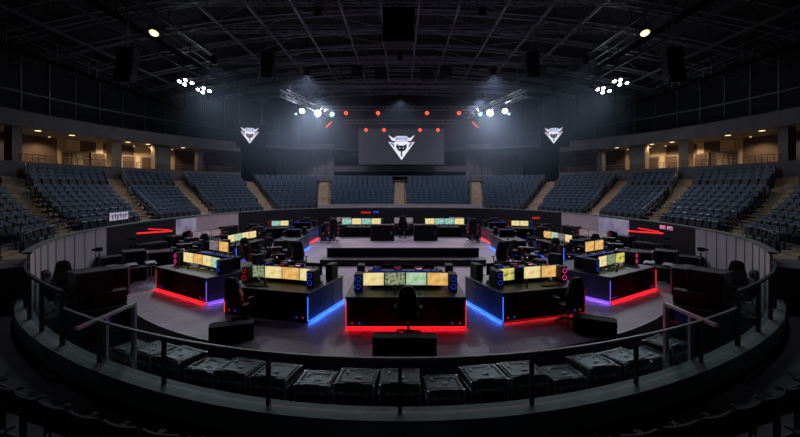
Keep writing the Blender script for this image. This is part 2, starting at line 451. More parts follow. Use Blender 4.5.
ind = [t[1] for t in scored if t[0] > 0][:300]; indset = set(ind)
rest = [t[1] for t in scored if t[1] not in indset and (t[1][5] == 0)]
NBN = ['front rows below the camera, left of the left stair', 'front rows below the camera, between the two stairs', 'front rows below the camera, right of the right stair']
for c in ind:
    ph, off, z, bi, k, near = c
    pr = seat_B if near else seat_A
    if near:
        where = ['left near block', 'middle near block', 'right near block'][[0, 1, 2][bi]]
        lab = f'dark seat in row {ORD[k]} of the {where}, behind the glass rail'
        lab = f'dark seat in the {ORD[k]} row of the {where} behind the glass rail'
        grp = f'dark seats, {ORD[k]} row, {where}'
    else:
        lab = f'blue tip-up seat, {ORD[k]} row up, {block_name(bi)}'
        grp = f'blue seats, {ORD[k]} row, {block_name(bi)}'
    put(pr, RP(ph, off, z), facing(ph, off), lab, grp)
mb = MB()
for (ph, off, z, bi, k, near) in rest:
    mb.T = Matrix.Translation(RP(ph, off, z)) @ Matrix.Rotation(facing(ph, off), 4, 'Z')
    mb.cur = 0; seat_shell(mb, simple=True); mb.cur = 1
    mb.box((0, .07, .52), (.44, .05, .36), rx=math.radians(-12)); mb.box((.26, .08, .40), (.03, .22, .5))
tag(mb.build('stadium_seats', ['seat', 'seatpan']), 'rows of blue tip-up seats filling the far stands', 'seats', kind='stuff')

# aisle handrails
def handrail(a, koff, lab):
    t = thing('handrail', lab, 'handrail', (0, 0, 0), group=None)
    k0, k1 = koff
    mb = MB(); pts = [RP(ang(a, roff(k)), roff(k)-.1, ZB+RISE*k+.95) for k in range(k0, k1+1)]; mb.tube(pts, .022); mb.tube([p-Vector((0, 0, .4)) for p in pts], .015); mb.build('rail', 'steeldark', t)
    for k in range(k0, k1+1, 2):
        p = RP(ang(a, roff(k)), roff(k)-.1, ZB+RISE*k); mb = MB(); mb.tube([p, p+Vector((0, 0, .95))], .02); mb.build('post', 'steeldark', t)
for i, pa_ in enumerate(allA):
    a = pa_[0]; side = 'right' if a < 179 else 'left' if a > 181 else 'centre'
    k = i if a < 181 else len(allA)-1-i
    nm = 'centre stair of the far stand' if side == 'centre' else f'{ORD[k]} stair from the camera in the {side} stand'
    e = aisle(pa_, .8 if a < 180 else -.8)
    handrail(e, (0, 5), f'lower metal handrail beside the {nm}')
    handrail(e, (8, 12), f'upper metal handrail beside the {nm}')

# pale upstand of the cross aisle in the side stands
for i, (a, b) in enumerate(blocks):
    if i < 4 or i > nb-5:
        z = ZB+RISE*8; o = roff(8)+.05; mb = MB(); sweep(mb, [(o, z), (o+.08, z), (o+.08, z+.50), (o, z+.50)], a, b); struct(mb.build('trim_7', 'parapet'))
# top-of-wall rails with posts above the boards, one per stand side
for s in (-1, 1):
    t = thing('guard_rail', f"thin metal guard rail on top of the {'left' if s < 0 else 'right'} arena boards", 'railing')
    mb = MB(); mb.tube([RP(s*(50+4*i), .12, WT+.50) for i in range(23)], .014); mb.build('rail', 'steeldark', t)
    for i in range(23):
        p = RP(s*(50+4*i), .12, WT+.05); mb = MB(); mb.tube([p, p+Vector((0, 0, .45))], .014, 5); mb.build('post', 'steeldark', t)

# ------------------------------------------------------------------ concourse
PO = roff(NR-1)+.62      # parapet offset
CB = 7.2; CT = 8.1; CFZ = 4.15
aC = abs(phi_at(240, PO))
for s in (-1, 1):
    sd = 'left' if s < 0 else 'right'
    mb = MB(); sweep(mb, [(PO, PIT), (PO+.18, PIT), (PO+.18, 5.22), (PO, 5.22)], s*50, s*aC); struct(mb.build('wall_parapet', 'parapet'))
    mb = MB(); sweep(mb, [(PO+.18, CFZ-.2), (PO+6, CFZ-.2), (PO+6, CFZ), (PO+.18, CFZ)], s*50, s*aC); struct(mb.build('concourse_floor', 'conc'))
    mb = MB(); sweep(mb, [(PO-.1, CB), (PO+.5, CB), (PO+.5, CT), (PO-.1, CT)], s*50, s*aC); struct(mb.build('beam', 'beam'))
    mb = MB(); sweep(mb, [(PO+.5, CB+.1), (PO+6, CB+.1), (PO+6, CB+.4), (PO+.5, CB+.4)], s*50, s*aC); struct(mb.build('ceiling_concourse', 'beam'))
    # back wall panels, in the order seen from the near side
    WO = PO+4.2
    seq = [(0, 'darkwall'), (21, 'brown'), (57, 'beige'), (66, 'cream'), (80, 'brown'), (96, 'cream'), (103, 'brown'), (108, 'brown'), (134, 'cream'), (152, 'beige'), (172, 'beige'), (175, 'brown'), (194, 'greywall'), (240, 'darkwall')]
    prev = s*50
    for j, (u, m) in enumerate(seq):
        e = phi_at(400+s*(400-(seq[j+1][0] if j+1 < len(seq) else 244)), WO) if j+1 < len(seq) else s*(aC+3)
        e = s*abs(e)
        if abs(e) > abs(prev)+.05:
            mb = MB(); sweep(mb, [(WO, CFZ), (WO+.15, CFZ), (WO+.15, CB+.1), (WO, CB+.1)], prev, e, 1.5); struct(mb.build('wall_'+sd, m))
            prev = e
    # door frames / openings
    for di, u in enumerate((68, 76, 98, 128, 147)):
        ph = s*abs(phi_at(u, WO)); t = facing(ph, WO); p = RP(ph, WO-.05, CFZ)
        d = MB(); d.box((0, 0, 1.1), (.95, .06, 2.2)); o = struct(d.build('door_1', 'brown' if di != 1 else 'beige', None, p, (0, 0, t)))
        d = MB(); d.box((-.52, 0, 1.13), (.09, .12, 2.26)); d.box((.52, 0, 1.13), (.09, .12, 2.26)); d.box((0, 0, 2.28), (1.13, .12, .09)); d.build('door_frame', 'pillar', o)
        d = MB(); d.box((.36, -.07, 1.05), (.12, .05, .03)); d.build('door_handle', 'alu', o)
    # pillars
    for j, (u, w, m) in enumerate(((13, .55, 'pillar'), (114, .75, 'beige'), (161, 1.35, 'pillar'), (199, .5, 'greywall'))):
        ph = s*abs(phi_at(u, PO+.6)); p = RP(ph, PO+.6, 0); t = facing(ph, PO)
        mb = MB(); mb.box((0, 0, (CFZ-.2+CB+.0)/2), (w, .5, CB-CFZ+.2)); o = struct(mb.build('pillar', m, None, p, (0, 0, t)))
    # railing on the parapet, one length per bay
    bay = [16, 60, 108, 152, 172, 199, 236]
    for j in range(len(bay)-1):
        a, b = [s*abs(phi_at(v+3*(1 if q == 0 else -1), PO+.1)) for q, v in enumerate((bay[j], bay[j+1]))]
        t = thing('parapet_railing', f"light metal railing on the {sd} concourse parapet, {ORD[j]} bay from the camera", 'railing')
        n = 6; pts = [RP(a+(b-a)*i/n, PO+.09, 5.22+.45) for i in range(n+1)]
        mb = MB(); mb.tube(pts, .022); mb.tube([q-Vector((0, 0, .22)) for q in pts], .015); mb.build('rail', 'steel', t)
        for q in pts: mb = MB(); mb.tube([q-Vector((0, 0, .45)), q], .018, 5); mb.build('post', 'steeldark', t)
    # downlights under the beam and in the concourse ceiling
    for j, u in enumerate((38, 72, 128, 148, 162, 183)):
        ph = s*abs(phi_at(u, PO+1.0)); p = RP(ph, PO+1.0, CB+.1)
        t = thing('downlight', f"round warm downlight in the {sd} concourse ceiling, {ORD[j]} from the camera", 'ceiling light', p)
        mb = MB(); mb.lathe([(.17, -.06), (.19, -.06), (.19, 0), (.1, 0)], n=14); mb.build('housing', 'steel', t)
        mb = MB(); mb.lathe([(.01, -.05), (.16, -.05), (.16, -.07), (.01, -.07)], n=14); mb.build('lens', 'lamp_warm', t)
        lamp('SPOT', p+Vector((0, 0, -.12)), 115 if u < 160 else 60, (1, .66, .36), size=.12, target=p+Vector((0, 0, -3)), angle=150, blend=.6)
        q = RP(ph, PO+3.2, CB-.05)
        lamp('SPOT', q, 150 if u < 160 else 60, (1, .68, .42), size=.12, target=q+Vector((0, 0, -3)), angle=150, blend=.6)
        t = thing('wall_washer', f"small warm ceiling light by the {sd} concourse back wall, {ORD[j]} from the camera", 'ceiling light', q+Vector((0, 0, .15)))
        mb = MB(); mb.lathe([(.08, -.08), (.09, -.08), (.09, 0), (.05, 0)], n=12); mb.build('housing', 'steel', t)
        mb = MB(); mb.lathe([(.01, -.07), (.07, -.07), (.07, -.09), (.01, -.09)], n=12); mb.build('lens', 'lamp_warm', t)
    # upper level: dark wall with mullions above the ring beam
    UO = PO+2.5
    mb = MB(); sweep(mb, [(UO, CT-.6), (UO+.2, CT-.6), (UO+.2, 15), (UO, 15)], s*50, s*180, 3); struct(mb.build('wall_upper', 'darkwall'))
    mb = MB(); sweep(mb, [(PO+.4, CT-.2), (UO, CT-.2), (UO, CT), (PO+.4, CT)], s*50, s*180, 3); struct(mb.build('ledge_floor', 'steeldark'))
    for j in range(22):
        ph = s*(62+j*4.2); mb = MB(); mb.bar(RP(ph, PO+1.2, CT), RP(ph, PO+1.2, rz_(RP(ph, PO+1.2).x)+1.0), .10, .10)
        tag(mb.build('steel_post', 'steeldark'), f"slim dark steel post above the {sd} ring beam, {ORD[j] if j < 20 else 'one of the far two'}{' from the camera' if j < 20 else ''}", 'post', f'{sd} upper steel posts')
    mb = MB(); sweep(mb, [(PO+1.15, 9.4), (PO+1.25, 9.4), (PO+1.25, 9.5), (PO+1.15, 9.5)], s*60, s*150, 3)
    tag(mb.build('upper_handrail', 'steeldark'), f'long dark handrail of the upper walkway on the {sd} side', 'railing')

# far end: panelled wall behind the far stand
def fbox(px0, px1, py0, py1, d, dep, m, name, **k):
    a = px2w(px0, py0, d=d); b = px2w(px1, py1, d=d)
    mb = MB(); mb.box((0, dep/2, 0), (b.x-a.x, dep, a.z-b.z)); o = mb.build(name, m, None, ((a.x+b.x)/2, d, (a.z+b.z)/2)); return o
struct(fbox(180, 620, 100, 184, 47.5, .3, 'darkwall', 'wall_far'))
for s in (-1, 1):
    def X(u): return 400+s*(400-u)
    for (u0, u1, v0, v1, d, m) in ((203, 212, 140, 176, 41, 'greywall'), (212, 240, 150, 176, 41.5, 'greywall'), (277, 322, 150, 176, 45.3, 'greywall'), (308, 334, 144, 180, 45.0, 'greywall')):
        a, b = sorted((X(u0), X(u1))); struct(fbox(a, b, v0, v1, d, .3, m, 'wall_far'))
    for u in (283, 290, 297, 312, 318, 326):
        struct(fbox(X(u)-.4, X(u)+.4, 150, 175, 44.9, .1, 'steeldark', 'trim_5'))
struct(fbox(330, 470, 166, 171.5, 45.2, .6, 'greywall', 'ledge_beam'))
mb = MB(); mb.T = Matrix.Identity(4)
t = thing('far_railing', 'metal railing along the top of the far stand under the big screen', 'railing')
mb = MB(); sweep(mb, [(PO, 4.5), (PO+.04, 4.5), (PO+.04, 4.55), (PO, 4.55)], 150, 210, 3); sweep(mb, [(PO, 5.0), (PO+.04, 5.0), (PO+.04, 5.05), (PO, 5.05)], 150, 210, 3); mb.build('rail', 'steel', t)
for i in range(31):
    p = RP(150+2*i, PO+.02, 4.05); mb = MB(); mb.bar(p, p+Vector((0, 0, 1)), .04); mb.build('post', 'steeldark', t)

# big screen with emblem
def emblem(parent, w, band=None):
    """emblem of winged banner over a pointed shield with an animal mask, faces local -Y"""
    def poly(pts, y, m, name):
        mb = MB(); mb.prism([(p[0]*w, p[1]*w) for p in pts], y, y+.02, 'y'); return mb.build(name, m, parent)
    poly([(-.5, .14), (0, -.55), (.5, .14), (.30, .10), (.22, .16), (-.22, .16), (-.30, .10)], -.02, 'logo_white', 'emblem_shield')
    poly([(-.44, .10), (-.30, .075), (-.25, -.10)], -.04, 'logo_violet', 'emblem_inlay'); poly([(.44, .10), (.25, -.10), (.30, .075)], -.04, 'logo_violet', 'emblem_inlay')
    poly([(-.19, .06), (-.10, 0), (.10, 0), (.19, .06), (.20, -.08), (.12, -.20), (.03, -.22), (.03, -.42), (-.02, -.42), (-.03, -.22), (-.12, -.20), (-.20, -.08)], -.04, 'logo_dark', 'emblem_mask')
    poly([(-.09, -.07), (-.03, -.10), (-.10, -.11)], -.06, 'logo_white', 'emblem_eye'); poly([(.09, -.07), (.10, -.11), (.03, -.10)], -.06, 'logo_white', 'emblem_eye')
    poly([(-.5, .40), (-.30, .27), (-.18, .36), (.18, .36), (.30, .27), (.5, .40), (.36, .18), (-.36, .18)], -.02, 'logo_white', 'emblem_banner')
    poly([(-.24, .21), (.24, .21), (.20, .33), (-.20, .33)], -.04, 'logo_blue', 'emblem_plate')
    if band: text(band, w*.13, (0, -.055, w*.225), parent, 'logo_white')
def text(s, size, loc, parent, m, name='lettering', rz=0):
    c = bpy.data.curves.new('t', 'FONT'); c.body = s; c.size = size; c.align_x = 'CENTER'; c.extrude = .004; c.resolution_u = 2
    o = bpy.data.objects.new('t', c); COL.objects.link(o); bpy.context.view_layer.update()
    me = bpy.data.meshes.new_from_object(o.evaluated_get(bpy.context.evaluated_depsgraph_get())); bpy.data.objects.remove(o)
    me.materials.clear(); me.materials.append(M[m]); q = bpy.data.objects.new(name, me); COL.objects.link(q); q.parent = parent
    q.location = loc; q.rotation_euler = (PI/2, 0, rz); return q
c = px2w(401.5, 146.5, d=44)
t = thing('video_screen', 'large dark grey video screen with white emblem above the far stand', 'screen', c)
mb = MB(); mb.box((0, .1, 0), (9.6, .2, 4.05)); mb.build('frame', 'black', t)
mb = MB(); mb.box((0, -.015, 0), (9.4, .03, 3.9)); mb.build('display', 'screenoff', t)
E = bpy.data.objects.new('emblem', None); COL.objects.link(E); E.parent = t; E.location = (0, -.04, .05)
def emblem_on(t, w, loc, band):
    before = set(COL.objects); emblem(t, w, band)
    for o in set(COL.objects)-before: o.location = Vector(o.location)+Vector(loc)
bpy.data.objects.remove(E)
emblem_on(t, 2.9, (0, -.03, .1), 'TEAM')
for (pxc, pyc, rz, sd, u) in ((251, 136, .35, 'left', -.1), (555, 136, -.35, 'right', 0)):
    c = px2w(pxc, pyc, d=34)
    t = thing('hanging_screen', f'small dark hanging screen with a bright emblem on the {sd} side', 'screen', c, rz)
    mb = MB(); mb.box((0, .1, 0), (2.3, .2, 1.9)); mb.build('frame', 'black', t)
    mb = MB(); mb.box((0, -.01, 0), (2.2, .03, 1.8)); mb.build('display', 'black', t)
    for x in (-.9, .9):
        mb = MB(); mb.tube([(x, .1, .95), (x, .1, 4.2)], .02); mb.build('cable', 'steel', t)
    emblem_on(t, 1.45, (-.1, -.03, .15), 'SCH')

# ------------------------------------------------------------------ roof
mb = MB(); n = 16; vs = []; fs = []
for i in range(n+1):
    x = -25+50*i/n
    for y in (-4, 50): vs.append((x, y, rz_(x)+1.6))
for i in range(n): fs.append([2*i, 2*i+1, 2*i+3, 2*i+2])
mb.add(vs, fs); struct(mb.build('ceiling', 'roof'))
ys = [10, 14, 17.5, 21, 24, 27, 30, 33, 36, 39, 42, 45]
for i, y in enumerate(ys):
    t = thing('roof_truss', f'arched steel roof truss spanning the hall, {ORD[len(ys)-1-i]} from the far end', 'truss', (0, y, 0), group=None)
    top = MB(); bot = MB(); web = MB(); n = 20
    P = [(-23+46*j/n) for j in range(n+1)]
    top.tube([(x, 0, rz_(x)+1.3) for x in P], .085, 6); top.build('top_chord', 'steel', t)
    for dy in (-.3, .3): bot.tube([(x, dy, rz_(x)) for x in P], .06, 6)
    bot.build('bottom_chord', 'steel', t)
    for j in range(n):
        a = (P[j], 0, rz_(P[j])+1.3); b = (P[j], -.3, rz_(P[j])); c2 = (P[j+1], .3, rz_(P[j+1]))
        web.bar(a, b, .05); web.bar(a, c2, .05); web.bar(b, (P[j], .3, rz_(P[j])), .04)
    web.build('web', 'steeldark', t)
xs = [-18.5, -16, -13.2, -10.8, -8.4, -6, -3.4, -1.1, 1.1, 3.4, 6, 8.4, 10.8, 13.2, 16, 18.5]
for i, x in enumerate(xs):
    mb = MB(); z = rz_(x)-.12; ye = 44 if abs(x) < 8 else 40 if abs(x) < 13 else 34; mb.bar((x, 4 if abs(x) < 16 else 10, z), (x, ye, z), .10, .16)
    tag(mb.build('purlin', 'steel' if abs(x) < 12 else 'steeldark'), f'long thin steel beam running away under the roof, {rank(i, len(xs))}', 'beam')  # outer beams take the darker steel, dimness of the roof sides as colour
for i, x in enumerate((-20.0, -13.9, 13.9, 20.0)):
    z = rz_(x)-1.0
    t = thing('catwalk', f'suspended steel catwalk with handrails under the roof, {rank(i, 4)} of four', 'catwalk', (x, 0, z))
    mb = MB(); mb.box((0, 26, 0), (.55, 36, .04)); mb.build('deck', 'grate', t)
    for s in (-1, 1):
        mb = MB(); mb.bar((s*.28, 8, 1.0), (s*.45, 44, 1.0), .05); mb.bar((s*.28, 8, .5), (s*.45, 44, .5), .035)
        for j in range(13): mb.bar((s*.28, 8+3*j, 0), (s*.28, 8+3*j, 1.0), .05)
        mb.build('railing', 'steeldark', t)
# diagonal bracing rods between the arches
k = 0
for y0, y1 in zip(ys[2:-2], ys[3:-1]):
    for x0, x1 in ((-10.8, -6), (-6, -1.1), (6, 1.1), (10.8, 6)):
        a, b = ((x0, y0), (x1, y1)) if k % 2 else ((x1, y0), (x0, y1)); k += 1
        mb = MB(); mb.tube([(a[0], a[1], rz_(a[0])+.25), (b[0], b[1], rz_(b[0])+.25)], .035, 5)
        tag(mb.build('bracing_rod', 'steel'), 'thin diagonal steel bracing rod between two roof arches', 'rod', 'diagonal roof bracing rods')
# cross rigging pipes
for i, (y, z, w) in enumerate(((19, 12.6, 11), (23.2, 12.9, 14), (28, 12.6, 12), (31.5, 11.9, 9.5), (34.5, 12.2, 13), (38.2, 11.3, 7.5), (42.3, 10.7, 6.0))):
    t = thing('lighting_truss', f'straight box lighting truss hung across the hall, {ORD[i]} from the camera', 'truss', (0, y, z))
    ch = MB(); wb = MB()
    for dy in (-.17, .17):
        for dz in (-.17, .17): ch.tube([(-w, dy, dz), (w, dy, dz)], .028, 5)
    n = int(w*2/.6)
    for j in range(n):
        a, b = -w+2*w*j/n, -w+2*w*(j+1)/n
        for dy in (-.17, .17): wb.bar((a, dy, -.17 if j % 2 else .17), (b, dy, .17 if j % 2 else -.17), .025)
        wb.bar((a, -.17, -.17), (b, .17, -.17), .022)
    ch.build('chord', 'alu' if y > 40 else 'steel', t); wb.build('web', 'steel', t)
    for x in (-w*.8, -w*.27, w*.27, w*.8):
        mb = MB(); mb.tube([(x, 0, .2), (x, 0, rz_(x)+1.3-z)], .015, 5); mb.build('cable', 'steeldark', t)
# two angled lighting trusses with bright heads
for s in (-1, 1):
    sd = 'left' if s < 0 else 'right'
    a = px2w(400-117 if s < 0 else 525, 93, d=29.5); b = px2w(400-64 if s < 0 else 466, 116, d=39.5); b.x = abs(b.x)*s
    t = thing('angled_truss', f'pale aluminium box truss slanting towards the screen on the {sd}', 'truss', a)
    d = b-a; ch = MB(); wb = MB(); rt = d.cross(Vector((0, 0, 1))).normalized()*.25; up = Vector((0, 0, .25))
    for i in (-1, 1):
        for j in (-1, 1): ch.tube([rt*i+up*j, d+rt*i+up*j], .035, 5)
    for k in range(18):
        p, q = d*(k/18), d*((k+1)/18)
        for i in (-1, 1): wb.bar(p+rt*i+up*(1 if k % 2 else -1), q+rt*i-up*(1 if k % 2 else -1), .03)
        wb.bar(p-rt-up, q+rt-up, .03)
    ch.build('chord', 'alu', t); wb.build('web', 'alu', t)
    for f in (.1, .9):
        p = d*f; mb = MB(); mb.tube([p, p+Vector((0, 0, rz_(a.x+p.x)+.3-(a.z+p.z)))], .02, 5); mb.build('cable', 'steel', t)

# ------------------------------------------------------------------ lamps on the rig
def spot_head(c, target, m, lab, r=.16, light=None, col=(1, 1, 1), ang=50, up=1.0, name='spotlight', flare=None):
    c = Vector(c); q = (Vector(target)-c).to_track_quat('-Z', 'Y').to_matrix().to_4x4()
    t = thing(name, lab, 'stage light', c)
    mb = MB(); mb.lathe([(r*.7, .42), (r*.9, .34), (r, .02), (r*1.08, 0), (r*.98, 0)], M_=q, n=14); mb.build('housing', 'black', t)
    mb = MB(); mb.lathe([(.005, .0), (r*.93, .0), (r*.80, -.05), (.005, -.07)], M_=q, n=14); mb.build('lens', m, t)
    mb = MB(); mb.bar((-r*1.2, 0, .1), (-r*1.2, 0, .42), .04); mb.bar((r*1.2, 0, .1), (r*1.2, 0, .42), .04); mb.bar((-r*1.2, 0, .42), (r*1.2, 0, .42), .04)
    mb.tube([(0, 0, .42), (0, 0, .42+up)], .025, 5); mb.build('yoke', 'steeldark', t)
    if light:
        dd = (Vector(target)-c).normalized(); lamp('SPOT', c+dd*.12, light, col, size=r*.8, target=target, angle=ang, blend=.7)
    return t
WHT = (.82, .9, 1)
for s in (-1, 1):
    sd = 'left' if s < 0 else 'right'
    # clusters of four small flood lamps
    for j, (u, v, d) in enumerate(((186, 83, 30), (204, 91, 32.5))):
        c = px2w(400+s*(214-18*j if s < 0 else (221 if j == 0 else 204)), v, d=d)
        t = thing('flood_cluster', f"cluster of four white floodlights under the {sd} roof, {'nearer' if j == 0 else 'farther'} one", 'flood light', c)
        mb = MB(); mb.bar((-.75, 0, .35), (.75, 0, .35), .08); mb.tube([(0, 0, .35), (0, 0, rz_(c.x)+.0-c.z)], .03, 5); mb.build('bracket', 'steel', t)
        for q, (x, z) in enumerate(((-.5, .12), (-.05, .22), (-.1, -.12), (.45, .0))):
            mb = MB(); mb.lathe([(.08, .25), (.15, .05), (.15, 0), (.10, 0)], (x, 0, z), 12, Matrix.Rotation(-.7, 4, 'X')); h = mb.build('flood_head', 'steeldark', t)
            mb = MB(); mb.lathe([(.01, 0), (.13, 0), (.10, -.03), (.01, -.04)], (x, 0, z), 12, Matrix.Rotation(-.7, 4, 'X')); mb.build('lens', 'lamp_white', h)
        lamp('SPOT', c+Vector((0, -.1, -.3)), 900, WHT, size=.3, target=(s*6, 22, 0), angle=120, blend=.8)
        lamp('POINT', c+Vector((0, 0, -.35)), 14, WHT, size=.3)
    c = px2w(400-246 if s < 0 else 645, 33, d=21)
    spot_head(c, c+Vector((0, -3, -6)), 'lamp_warm', f'single pale oval lamp high under the {sd} roof', r=.24)
    # bright heads on the angled truss
    for j, (u, v, d, r, m, en) in enumerate(((302, 111, 32.5, .22, 'lamp_white', 500), (318, 113, 35.5, .28, 'lamp_white', 1200), (332, 114, 38.5, .24, 'lamp_cyan', 300), (296, 114, 34, .10, 'lamp_cyan', 0))):
        c = px2w(u if s < 0 else {302: 505, 318: 490, 332: 480, 296: 509}[u], v, d=d)
        spot_head(c, (s*3, 14+j*3, 0) if j != 1 else (s*1, 12, 1), m, f"{['white', 'largest brightest white', 'cyan white', 'tiny pale blue'][j]} spotlight hung on the {sd} slanting truss", r=r, light=en or None, col=WHT, ang=55)
    tg = px2w(321 if s < 0 else 483, 145, d=33)
    c = px2w(329 if s < 0 else 475, 125, d=36)
    t = thing('strobe_bar', f'tilted glowing orange light bar beneath the {sd} slanting truss', 'stage light', c)
    mb = MB(); mb.bar((s*.32, 0, -.3), (-s*.32, 0, .3), .22, .2); mb.build('housing', 'steeldark', t)
    mb = MB(); mb.bar((s*.28, -.12, -.27), (-s*.28, -.12, .27), .14, .1); mb.build('tube', 'lamp_orange', t)
    mb = MB(); mb.tube([(0, .05, .1), (0, .05, 1.4)], .02, 5); mb.build('bracket', 'steeldark', t)
for j, u in enumerate((346, 378, 427, 459)):
    c = px2w(u, 113, d=38); spot_head(c, (c.x*.5, 14, 0), 'lamp_orange', f'orange stage lamp in the upper row before the screen, {rank(j, 4)}', r=.21, light=130, col=(1, .25, .12), ang=60, up=.3)
for j, u in enumerate((366, 384, 420, 438)):
    c = px2w(u, 130, d=42.3); spot_head(c, (c.x*.5, 14, 0), 'lamp_orange', f'orange stage lamp in the lower row on the screen edge, {rank(j, 4)}', r=.21, light=60, col=(1, .25, .12), ang=60, up=.3)
for j, (u, v) in enumerate(((357, 72), (381, 74), (426, 74), (446, 73), (270, 72), (540, 72))):
    c = px2w(u, v, d=31.5)
    t = thing('hanging_speaker', f'small black loudspeaker hung from the middle truss, {rank([270, 357, 381, 426, 446, 540].index(u), 6)}', 'speaker', c)
    mb = MB(); mb.box((0, 0, 0), (.9, .6, .9), bev=.05); mb.build('cabinet', 'black', t); mb = MB(); mb.box((0, -.31, 0), (.75, .03, .75)); mb.build('grille', 'steeldark', t)
    mb = MB(); mb.tube([(0, 0, .45), (0, 0, 1.0)], .03, 5); mb.build('bracket', 'steeldark', t)
# black scoreboard box
c = px2w(398.5, 27.5, d=20.3)
t = thing('hanging_box', 'large black box hanging from the roof above the stage centre', 'loudspeaker', c)
mb = MB(); mb.box((0, 0, 0), (1.58, 1.3, 1.86), bev=.04); mb.build('cabinet', 'black', t)
mb = MB(); mb.box((0, -.66, 0), (1.42, .03, 1.7)); mb.build('grille', 'board', t)
for x in (-.6, .6): mb = MB(); mb.tube([(x, 0, .9), (x, 0, 3.4)], .02, 5); mb.build('cable', 'steel', t)
for s in (-1, 1):
    sd = 'left' if s < 0 else 'right'
    for j, (u, v, d) in enumerate(((128, 66, 20), (268, 66, 27))):
        c = px2w(400+s*(400-u), v, d=d)
        t = thing('line_array', f"{'larger nearer' if j == 0 else 'smaller farther'} dark loudspeaker array hung on the {sd}", 'speaker', c)
        for q in range(5):
            mb = MB(); mb.box((0, -.05*q*q*.3, .7-.35*q), (.85, .5, .33), rx=.05*q, bev=.02); mb.build('cabinet', 'black', t)
        mb = MB(); mb.tube([(0, 0, .85), (0, 0, 2.4)], .02, 5); mb.build('cable', 'steel', t)

# added fill lights in black cans on the rig, for the hall's general light
FILL_POS = [(-7, 30, 12.2, 'left inner'), (7, 30, 12.2, 'right inner'), (0, 35.6, 11.6, 'far middle'), (-7.5, 37, 12.0, 'far left'), (7.5, 37, 12.0, 'far right'), (0, 26, 12.0, 'centre'), (-11.8, 25.4, 11.6, 'outer left'), (11.8, 25.4, 11.6, 'outer right'), (-4, 19.5, 12.2, 'near left'), (4, 19.5, 12.2, 'near right')]
FILL_POS += [(-10.5, 13.5, 11.5, 'front left'), (10.5, 13.5, 11.5, 'front right'), (-9, 40, 11.6, 'rear left'), (9, 40, 11.6, 'rear right')]
FILL_E = [420, 420, 560, 500, 500, 520, 250, 250, 170, 170, 100, 100, 420, 420]
for (x, y, z, nm), e in zip(FILL_POS, FILL_E):
    t = thing('fill_light', f'added fill light in a black can on the roof rig, the {nm} one', 'ceiling light', (x, y, z))
    mb = MB(); mb.lathe([(.16, .5), (.2, .45), (.22, 0), (.20, 0), (.18, .4)], n=14); mb.build('housing', 'black', t)
    mb = MB(); mb.tube([(0, 0, .5), (0, 0, rz_(x)+1.3-z)], .012, 5); mb.build('cable', 'steeldark', t)
    lamp('SPOT', (x, y, z-.02), e*FILL, (.80, .80, 1.0), size=.15, target=(x, y, 0), angle=150 if y > 20 else 105 if y > 15 else 95, blend=.9)

# ------------------------------------------------------------------ play stations
LEDW = 4.2
def frame(o, x, y, z=0.0):
    """station frame to world"""
    loc, rz = o; c, s = math.cos(rz), math.sin(rz)
    return Vector((loc.x+c*x-s*y, loc.y+s*x+c*y, loc.z+z))

def make_monitor(m):
    t = thing('monitor', 'x', 'monitor')
    mb = MB(); mb.box((0, .02, .30), (.60, .035, .38), bev=.01); mb.build('bezel', 'black', t)
    mb = MB(); mb.box((0, 0, .30), (.572, .012, .352)); mb.build('screen', m, t)
    mb = MB(); mb.box((0, .06, .13), (.05, .03, .24)); mb.box((0, .06, .008), (.24, .18, .016), bev=.005); mb.build('stand', 'black', t)
    return t
MON = {k: make_monitor('scr_'+k) for k in ('yellow', 'forest', 'green', 'orange', 'teal', 'lime', 'dim')}
SCR = {'yellow': 'pale yellow picture', 'forest': 'dark forest picture', 'green': 'pale green picture', 'orange': 'orange picture', 'teal': 'teal and yellow picture', 'lime': 'lime and yellow picture', 'dim': 'dim greyish picture'}
def make_keyboard():
    t = thing('keyboard', 'x', 'keyboard')
    mb = MB(); mb.box((0, 0, .012), (.44, .15, .024), bev=.006); mb.build('body', 'black', t)
    mb = MB()
    for r in range(4):
        for c_ in range(12): mb.box((-.19+.0345*c_, -.05+.033*r, .028), (.028, .027, .01))
    mb.build('keys', 'keys', t); return t
def make_mouse():
    t = thing('mouse', 'x', 'mouse'); mb = MB(); mb.smooth = True
    mb.lathe([(.032, 0), (.034, .012), (.026, .028), (.010, .037), (.002, .038)], n=12); mb.v = [(x, y*1.7, z) for x, y, z in mb.v]; mb.build('body', 'keys', t)
    mb = MB(); mb.box((0, -.03, .034), (.006, .02, .008)); mb.build('wheel', 'alu', t); return t
def make_tower(led):
    t = thing('computer_tower', 'x', 'computer')
    mb = MB(); mb.box((0, 0, .24), (.22, .46, .46), bev=.012); mb.build('case', 'black', t)
    mb = MB(); mb.box((0, -.233, .25), (.19, .008, .40)); mb.build('front_grille', 'panel', t)
    for z in (.14, .35):
        mb = MB(); mb.tube([(.07*math.cos(2*PI*k/14), -.242, z+.07*math.sin(2*PI*k/14)) for k in range(15)], .008, 5); mb.build('fan_ring', led, t)
    for s in (-.08, .08): mb = MB(); mb.box((s, 0, .006), (.03, .4, .014)); mb.build('foot', 'steeldark', t)
    return t
TOW = {'blue': make_tower('led_dimblue'), 'red': make_tower('led_dimred'), 'magenta': make_tower('led_magenta')}
KB = make_keyboard(); MS = make_mouse()
def make_headset():
    t = thing('headset', 'x', 'headphones')
    mb = MB(); mb.tube([(.09*math.cos(a), 0, .02+.11*math.sin(a)) for a in [PI*k/10 for k in range(11)]], .010, 6); mb.build('headband', 'black', t)
    for s in (-1, 1): mb = MB(); mb.lathe([(.02, 0), (.042, .008), (.042, .028), (.02, .035)], (s*.09-(.018), 0, .03), 12, Matrix.Rotation(PI/2, 4, 'Y')); mb.build('ear_cup', 'keys', t)
    return t
HS = make_headset()
